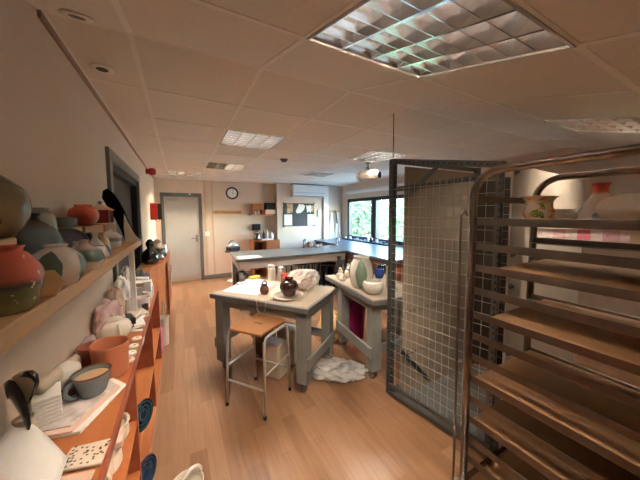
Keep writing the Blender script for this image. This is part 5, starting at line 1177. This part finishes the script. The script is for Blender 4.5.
heap_blob('grey_cloth', (-0.41, 2.66), (0.05, 0.09, 0.15), 63, plain('grey_beige_cloth', (0.45, 0.40, 0.36), 0.9, var=0.12), 'grey beige cloth heap against the wall near the far end', 'cloth')
for k, (x, y, lab, m) in enumerate(((-0.245, 1.62, 'small white ring piece at the bookcase edge right of the jug', WHITEGL), (-0.245, 1.70, 'small cream ring piece at the bookcase edge past the jug', CREAMGL), (-0.242, 1.80, 'small bisque ring piece at the bookcase edge before the teapot', BISQUE), (-0.245, 1.545, 'small pale ring piece at the bookcase edge touching the jug', BISQUEP))):
    b = BM(); tube(b, arc((0, 0, 0.010), 0.017, 0, 2*PI, 16, (1, 0, 0), (0, 1, 0)), 0.0095, 8, cap=False); tag(mobj('ring_piece', b, m, smooth=True, loc=(x, y, on())), lab, 'ring')
for k, (a, c, lab) in enumerate((((-0.30, 2.02, on(0.012)), (-0.24, 2.20, on(0.012)), 'white tool lying at the bookcase edge beyond the teapot'), ((-0.31, 2.00, on(0.030)), (-0.27, 2.22, on(0.036)), 'pale rolling stick lying over the white tool'))):
    lying('clay_tool', a, c, 0.009, [PAPER, BISQUE][k], lab, 'tool')
heap_blob('dark_basket', (-0.36, 3.03), (0.07, 0.08, 0.10), 71, plain('dark_grey_heap', (0.06, 0.06, 0.055), 0.8), 'dark bag at the far end of the bookcase behind the carton', 'bag')

for k, (x, y, r, h, m, lab) in enumerate(((-0.262, 2.62, 0.036, 0.075, CREAMGL, 'cream beaker beyond the pink tub near the bookcase end'), (-0.345, 2.36, 0.034, 0.10, WHITEGL, 'white beaker behind the pink tub on the bookcase'), (-0.250, 2.335, 0.022, 0.05, plain('dark_brown_cup', (0.07, 0.04, 0.03), 0.3), 'tiny dark cup at the bookcase edge before the pink tub'), (-0.372, 2.09, 0.03, 0.13, BISQUEP, 'tall pinkish beaker between the teapot and the fawn pouch'))):
    b = BM(); vessel(b, [(r*0.8, 0), (r, h*0.3), (r*0.95, h*0.8), (r, h)], 0.004, 18, 3, depth=0.7); tag(mobj('beaker', b, m, smooth=True, loc=(x, y, on())), lab, 'cup')
b = BM(); tube(b, [(-0.40, 2.74, on(0.175)), (-0.255, 2.70, on(0.168))], 0.016, 12); tag(mobj('white_tube', b, WHITE, smooth=True), 'white tube lying across the heap at the far end of the bookcase', 'tube')
b = BM(); box(b, -0.29, -0.235, 2.655, 2.735, on(), on(0.151)); tag(mobj('small_carton', b, PAPER, bevel=0.003), 'upright white carton under the white tube near the bookcase end', 'box')
for k, (x, y, rz, lab) in enumerate(((-0.27, 1.98, 0.5, 'short white clay stick beside the teapot, nearest'), (-0.255, 2.02, 0.9, 'short white clay stick beside the teapot, middle'), (-0.262, 1.935, -0.3, 'short white clay stick beside the teapot, touching the edge rings'))):
    b = BM(); tube(b, [(-0.035, 0, 0.008), (0.035, 0, 0.008)], 0.008, 8); tag(mobj('clay_stick', b, [WHITEGL, BISQUE, PAPER][k], smooth=True, loc=(x, y, on()), rot=(0, 0, rz)), lab, 'stick', 'short clay sticks')

# things on the lower shelves of the bookcase
def edge_plate(y, z, r, mat, lab):
    t = thing('blue_plate', lab, 'plate', (-0.232, y, z+r), rot=(0, math.radians(86), math.radians(-30)), group='plates standing in the bookcase')
    b = BM(); vessel(b, [(r*0.5, 0), (r*0.75, 0.006), (r, 0.02), (r*1.0, 0.024)], 0.004, 36, 3, depth=0.7); d = mobj('dish', b, mat, t, smooth=True)
    b = BM()
    for q in (0.35, 0.6, 0.85): lathe(b, [(r*q-0.004, 0.0265), (r*q+0.002, 0.0265), (r*q+0.002, 0.0215), (r*q-0.004, 0.0215)], 36)
    mobj('painted_ring', b, plain('pale_blue_ring', (0.025, 0.075, 0.12), 0.2), d)
TEAL = plain('teal_glaze', (0.008, 0.04, 0.055), 0.12, coat=0.6); COB = plain('deep_blue_glaze', (0.012, 0.03, 0.14), 0.12, coat=0.6)
edge_plate(1.66, 0.421, 0.078, TEAL, 'teal plate standing on edge in the bookcase, upper of two')
edge_plate(1.64, 0.091, 0.085, COB, 'deep blue plate standing on edge in the bookcase, lower of two')
for k, (y, z, w, d, h, lab) in enumerate(((1.40, 0.591, 0.075, 0.072, 0.075, 'white moulded dish on the upper bookcase shelf nearest the plates'), (1.235, 0.591, 0.075, 0.078, 0.10, 'cream moulded dish on the upper bookcase shelf, second from the plates'), (1.07, 0.591, 0.07, 0.07, 0.085, 'white moulded dish on the upper bookcase shelf, third from the plates'), (0.90, 0.591, 0.07, 0.075, 0.09, 'cream moulded dish on the upper bookcase shelf, farthest from the plates'))):
    b = BM(); vessel(b, [(w*0.75, 0), (w*0.95, h*0.25), (w*0.9, h*0.75), (w, h)], 0.010, 18, 2, depth=0.5, squash=(1, 1.05))
    tag(mobj('plaster_mould', b, [PAPERW, BISQUE][k % 2], loc=(-0.305, y, z+0.0005)), lab, 'mould', 'plaster moulds in the bookcase')
b = BM(); box(b, -0.30, -0.225, 1.195, 1.275, 0.693, 0.72); tag(mobj('clay_block', b, BISQUEP, bevel=0.004), 'pinkish clay block lying on the cream moulded dish in the bookcase', 'block')
heap_blob('pink_cloth', (-0.26, 3.35, -ZK), (0.05, 0.06, 0.22), 77, plain('pink_cloth', (0.60, 0.16, 0.24), 0.8), 'pink cloth bundle standing past the end of the bookcase', 'cloth')

# ceramics on the floor at the bottom of the view
t = thing('loop_handle_basket', 'cream ceramic piece with a loop handle on the floor by the bookcase', 'ceramic', (-0.02, 1.60, 0.0))
b = BM(); vessel(b, [(0.06, 0), (0.08, 0.02), (0.09, 0.05)], 0.006, 28, depth=0.7); mobj('bowl', b, CREAMGL, t, smooth=True)
b = BM(); tube(b, arc((0.02, 0.0, 0.05), 0.07, 0, PI, 12, (0.8, 0.6, 0), (0, 0, 1)), 0.011, 8); mobj('handle', b, CREAMGL, t, smooth=True)
heap_blob('white_bundle', (-0.13, 1.45, -ZK), (0.05, 0.07, 0.03), 81, CLOTHW, 'white cloth on the floor beside the ceramic piece', 'cloth')

# ---------------------------------------------------------------- curved cabinet near the door
t = thing('curved_cabinet', 'orange cabinet with a curved front standing along the left wall by the door', 'cabinet', (0, 0, 0))
ZCB = 0.95
poly = [(XW+0.002, 3.64), (-0.40, 3.64), (-0.32, 3.70), (-0.25, 3.86), (-0.205, 4.08), (-0.185, 4.35), (-0.172, 4.8), (-0.17, 5.55), (XW+0.002, 5.55)]
b = BM(); prism(b, poly, ZCB-0.03, ZCB); mobj('top_board', b, ORANGEW, t, bevel=0.003)
def inset(p, d): return [(max(XW+0.002, x-(d if x > XW+0.01 else 0)), y+(d if y < 4.2 else (-d if y > 5.5 else 0))) for x, y in p]
b = BM(); prism(b, inset(poly, 0.015), 0.08, ZCB-0.031); mobj('body', b, ORANGEW, t)
b = BM(); prism(b, inset(poly, 0.035), 0.0, 0.0795); mobj('plinth', b, REDEDGE, t)
for y in (4.40, 4.98):
    b = BM(); box(b, -0.185, -0.172, y, y+0.55, 0.12, 0.88); d = mobj('door', b, REDEDGE, t, bevel=0.003)
    b = BM(); tube(b, [(-0.172, y+0.06, 0.62), (-0.15, y+0.06, 0.62), (-0.15, y+0.06, 0.74), (-0.172, y+0.06, 0.74)], 0.006, 6); mobj('handle', b, CHROME, d)
ZQ = ZCB+0.001
t = pot('black_figure_vase', [(0.07, 0), (0.095, 0.03), (0.098, 0.09), (0.075, 0.16), (0.035, 0.20), (0.045, 0.235), (0.048, 0.27), (0.03, 0.30), (0.02, 0.315)], (-0.345, 4.02, ZQ), BLACKGL, 'large black gourd-shaped vase on the curved cabinet')
pot('grey_lid_jar', [(0.06, 0), (0.085, 0.04), (0.085, 0.10), (0.05, 0.16), (0.035, 0.20), (0.045, 0.24), (0.02, 0.27)], (-0.30, 4.52, ZQ), glaze('pale_dark_glaze', [(0, (0.05, 0.04, 0.035)), (0.5, (0.07, 0.05, 0.04)), (0.62, (0.55, 0.45, 0.36)), (1, (0.5, 0.36, 0.26))], 0.12), 'brown and cream figure jar behind the black gourd vase', 'jar')
for k, (x, y, r, h, m, lab) in enumerate(((-0.255, 4.28, 0.05, 0.08, plain('steel_cup', (0.45, 0.45, 0.45), 0.2, 1.0), 'small silver cup right of the black gourd vase'), (-0.235, 4.60, 0.05, 0.12, BLACKGL, 'small black pot on the curved cabinet edge'), (-0.23, 4.85, 0.045, 0.16, WHITEGL, 'white pot on the curved cabinet near its far end'), (-0.235, 5.15, 0.05, 0.13, plain('grey_cup_glaze', (0.25, 0.25, 0.25), 0.2), 'grey pot at the far end of the curved cabinet'), (-0.40, 4.25, 0.04, 0.10, TERRAD, 'dark brown pot behind the black gourd vase against the wall'))):
    b = BM(); vessel(b, [(r*0.7, 0), (r, h*0.4), (r*0.8, h*0.85), (r*0.85, h)], 0.005, 20, 3); tag(mobj('cabinet_pot', b, m, smooth=True, loc=(x, y, ZQ)), lab, 'pot')
# tall stick pot in front of the cabinet end
t = thing('stick_pot', 'tall cream pot with sticks standing on the floor at the cabinet corner', 'pot', (-0.235, 3.66, 0))
b = BM(); vessel(b, [(0.06, 0), (0.07, 0.01), (0.072, 0.30), (0.078, 0.34)], 0.006, 28, 3); mobj('body', b, plain('cream_stoneware', (0.60, 0.50, 0.38), 0.5), t, smooth=True)
for k in range(5):
    a = k*1.3; b = BM(); tube(b, [(0.02*math.cos(a), 0.02*math.sin(a), 0.20), (0.045*math.cos(a), 0.045*math.sin(a), 0.50+0.03*math.sin(k*2))], 0.007, 6); mobj('stick', b, PAPERW, t)

# ---------------------------------------------------------------- light from outside
w = bpy.data.worlds.new('sky'); scene.world = w; w.use_nodes = True; nt = w.node_tree; nt.nodes.clear()
out = nt.nodes.new('ShaderNodeOutputWorld'); bg = nt.nodes.new('ShaderNodeBackground'); sky = nt.nodes.new('ShaderNodeTexSky')
sky.sky_type = 'NISHITA'; sky.sun_disc = False; sky.sun_elevation = math.radians(40); sky.sun_rotation = math.radians(-90)
bg.inputs[1].default_value = 3.8
nt.links.new(sky.outputs[0], bg.inputs[0]); nt.links.new(bg.outputs[0], out.inputs[0])
sd = bpy.data.lights.new('sun', 'SUN'); sd.energy = 3.5; sd.angle = 0.01; sd.color = (1, 0.95, 0.86)
so = bpy.data.objects.new('sun', sd); COL.objects.link(so); so.rotation_euler = Vector((1.0, 0.35, -1.0)).to_track_quat('-Z', 'Y').to_euler()
so.location = (0, 0, 8)

# ---------------------------------------------------------------- camera
fpx, cx, cy, yaw, pit, roll, Hc = 263.0, 321.9, 233.3, 0.4965, 0.0738, -0.0045, 1.583
fw = Vector((math.sin(yaw)*math.cos(pit), math.cos(yaw)*math.cos(pit), -math.sin(pit)))
r0 = Vector((math.cos(yaw), -math.sin(yaw), 0)); u0 = r0.cross(fw)
r1 = r0*math.cos(roll)+u0*math.sin(roll); u1 = u0*math.cos(roll)-r0*math.sin(roll)
cd = bpy.data.cameras.new('camera'); cam = bpy.data.objects.new('camera', cd); COL.objects.link(cam)
M = Matrix((r1, u1, -fw)).transposed().to_4x4(); M.translation = (0, 0, Hc); cam.matrix_world = M
cd.sensor_width = 36; cd.sensor_fit = 'HORIZONTAL'; cd.lens = fpx*36/640; cd.shift_x = -(cx-320)/640; cd.shift_y = (cy-240)/640; cd.clip_start = 0.02
scene.camera = cam
scene.view_settings.view_transform = 'Standard'; scene.view_settings.look = 'None'; scene.view_settings.gamma = 1.0; scene.view_settings.use_curve_mapping = False
scene.view_settings.exposure = 1.28
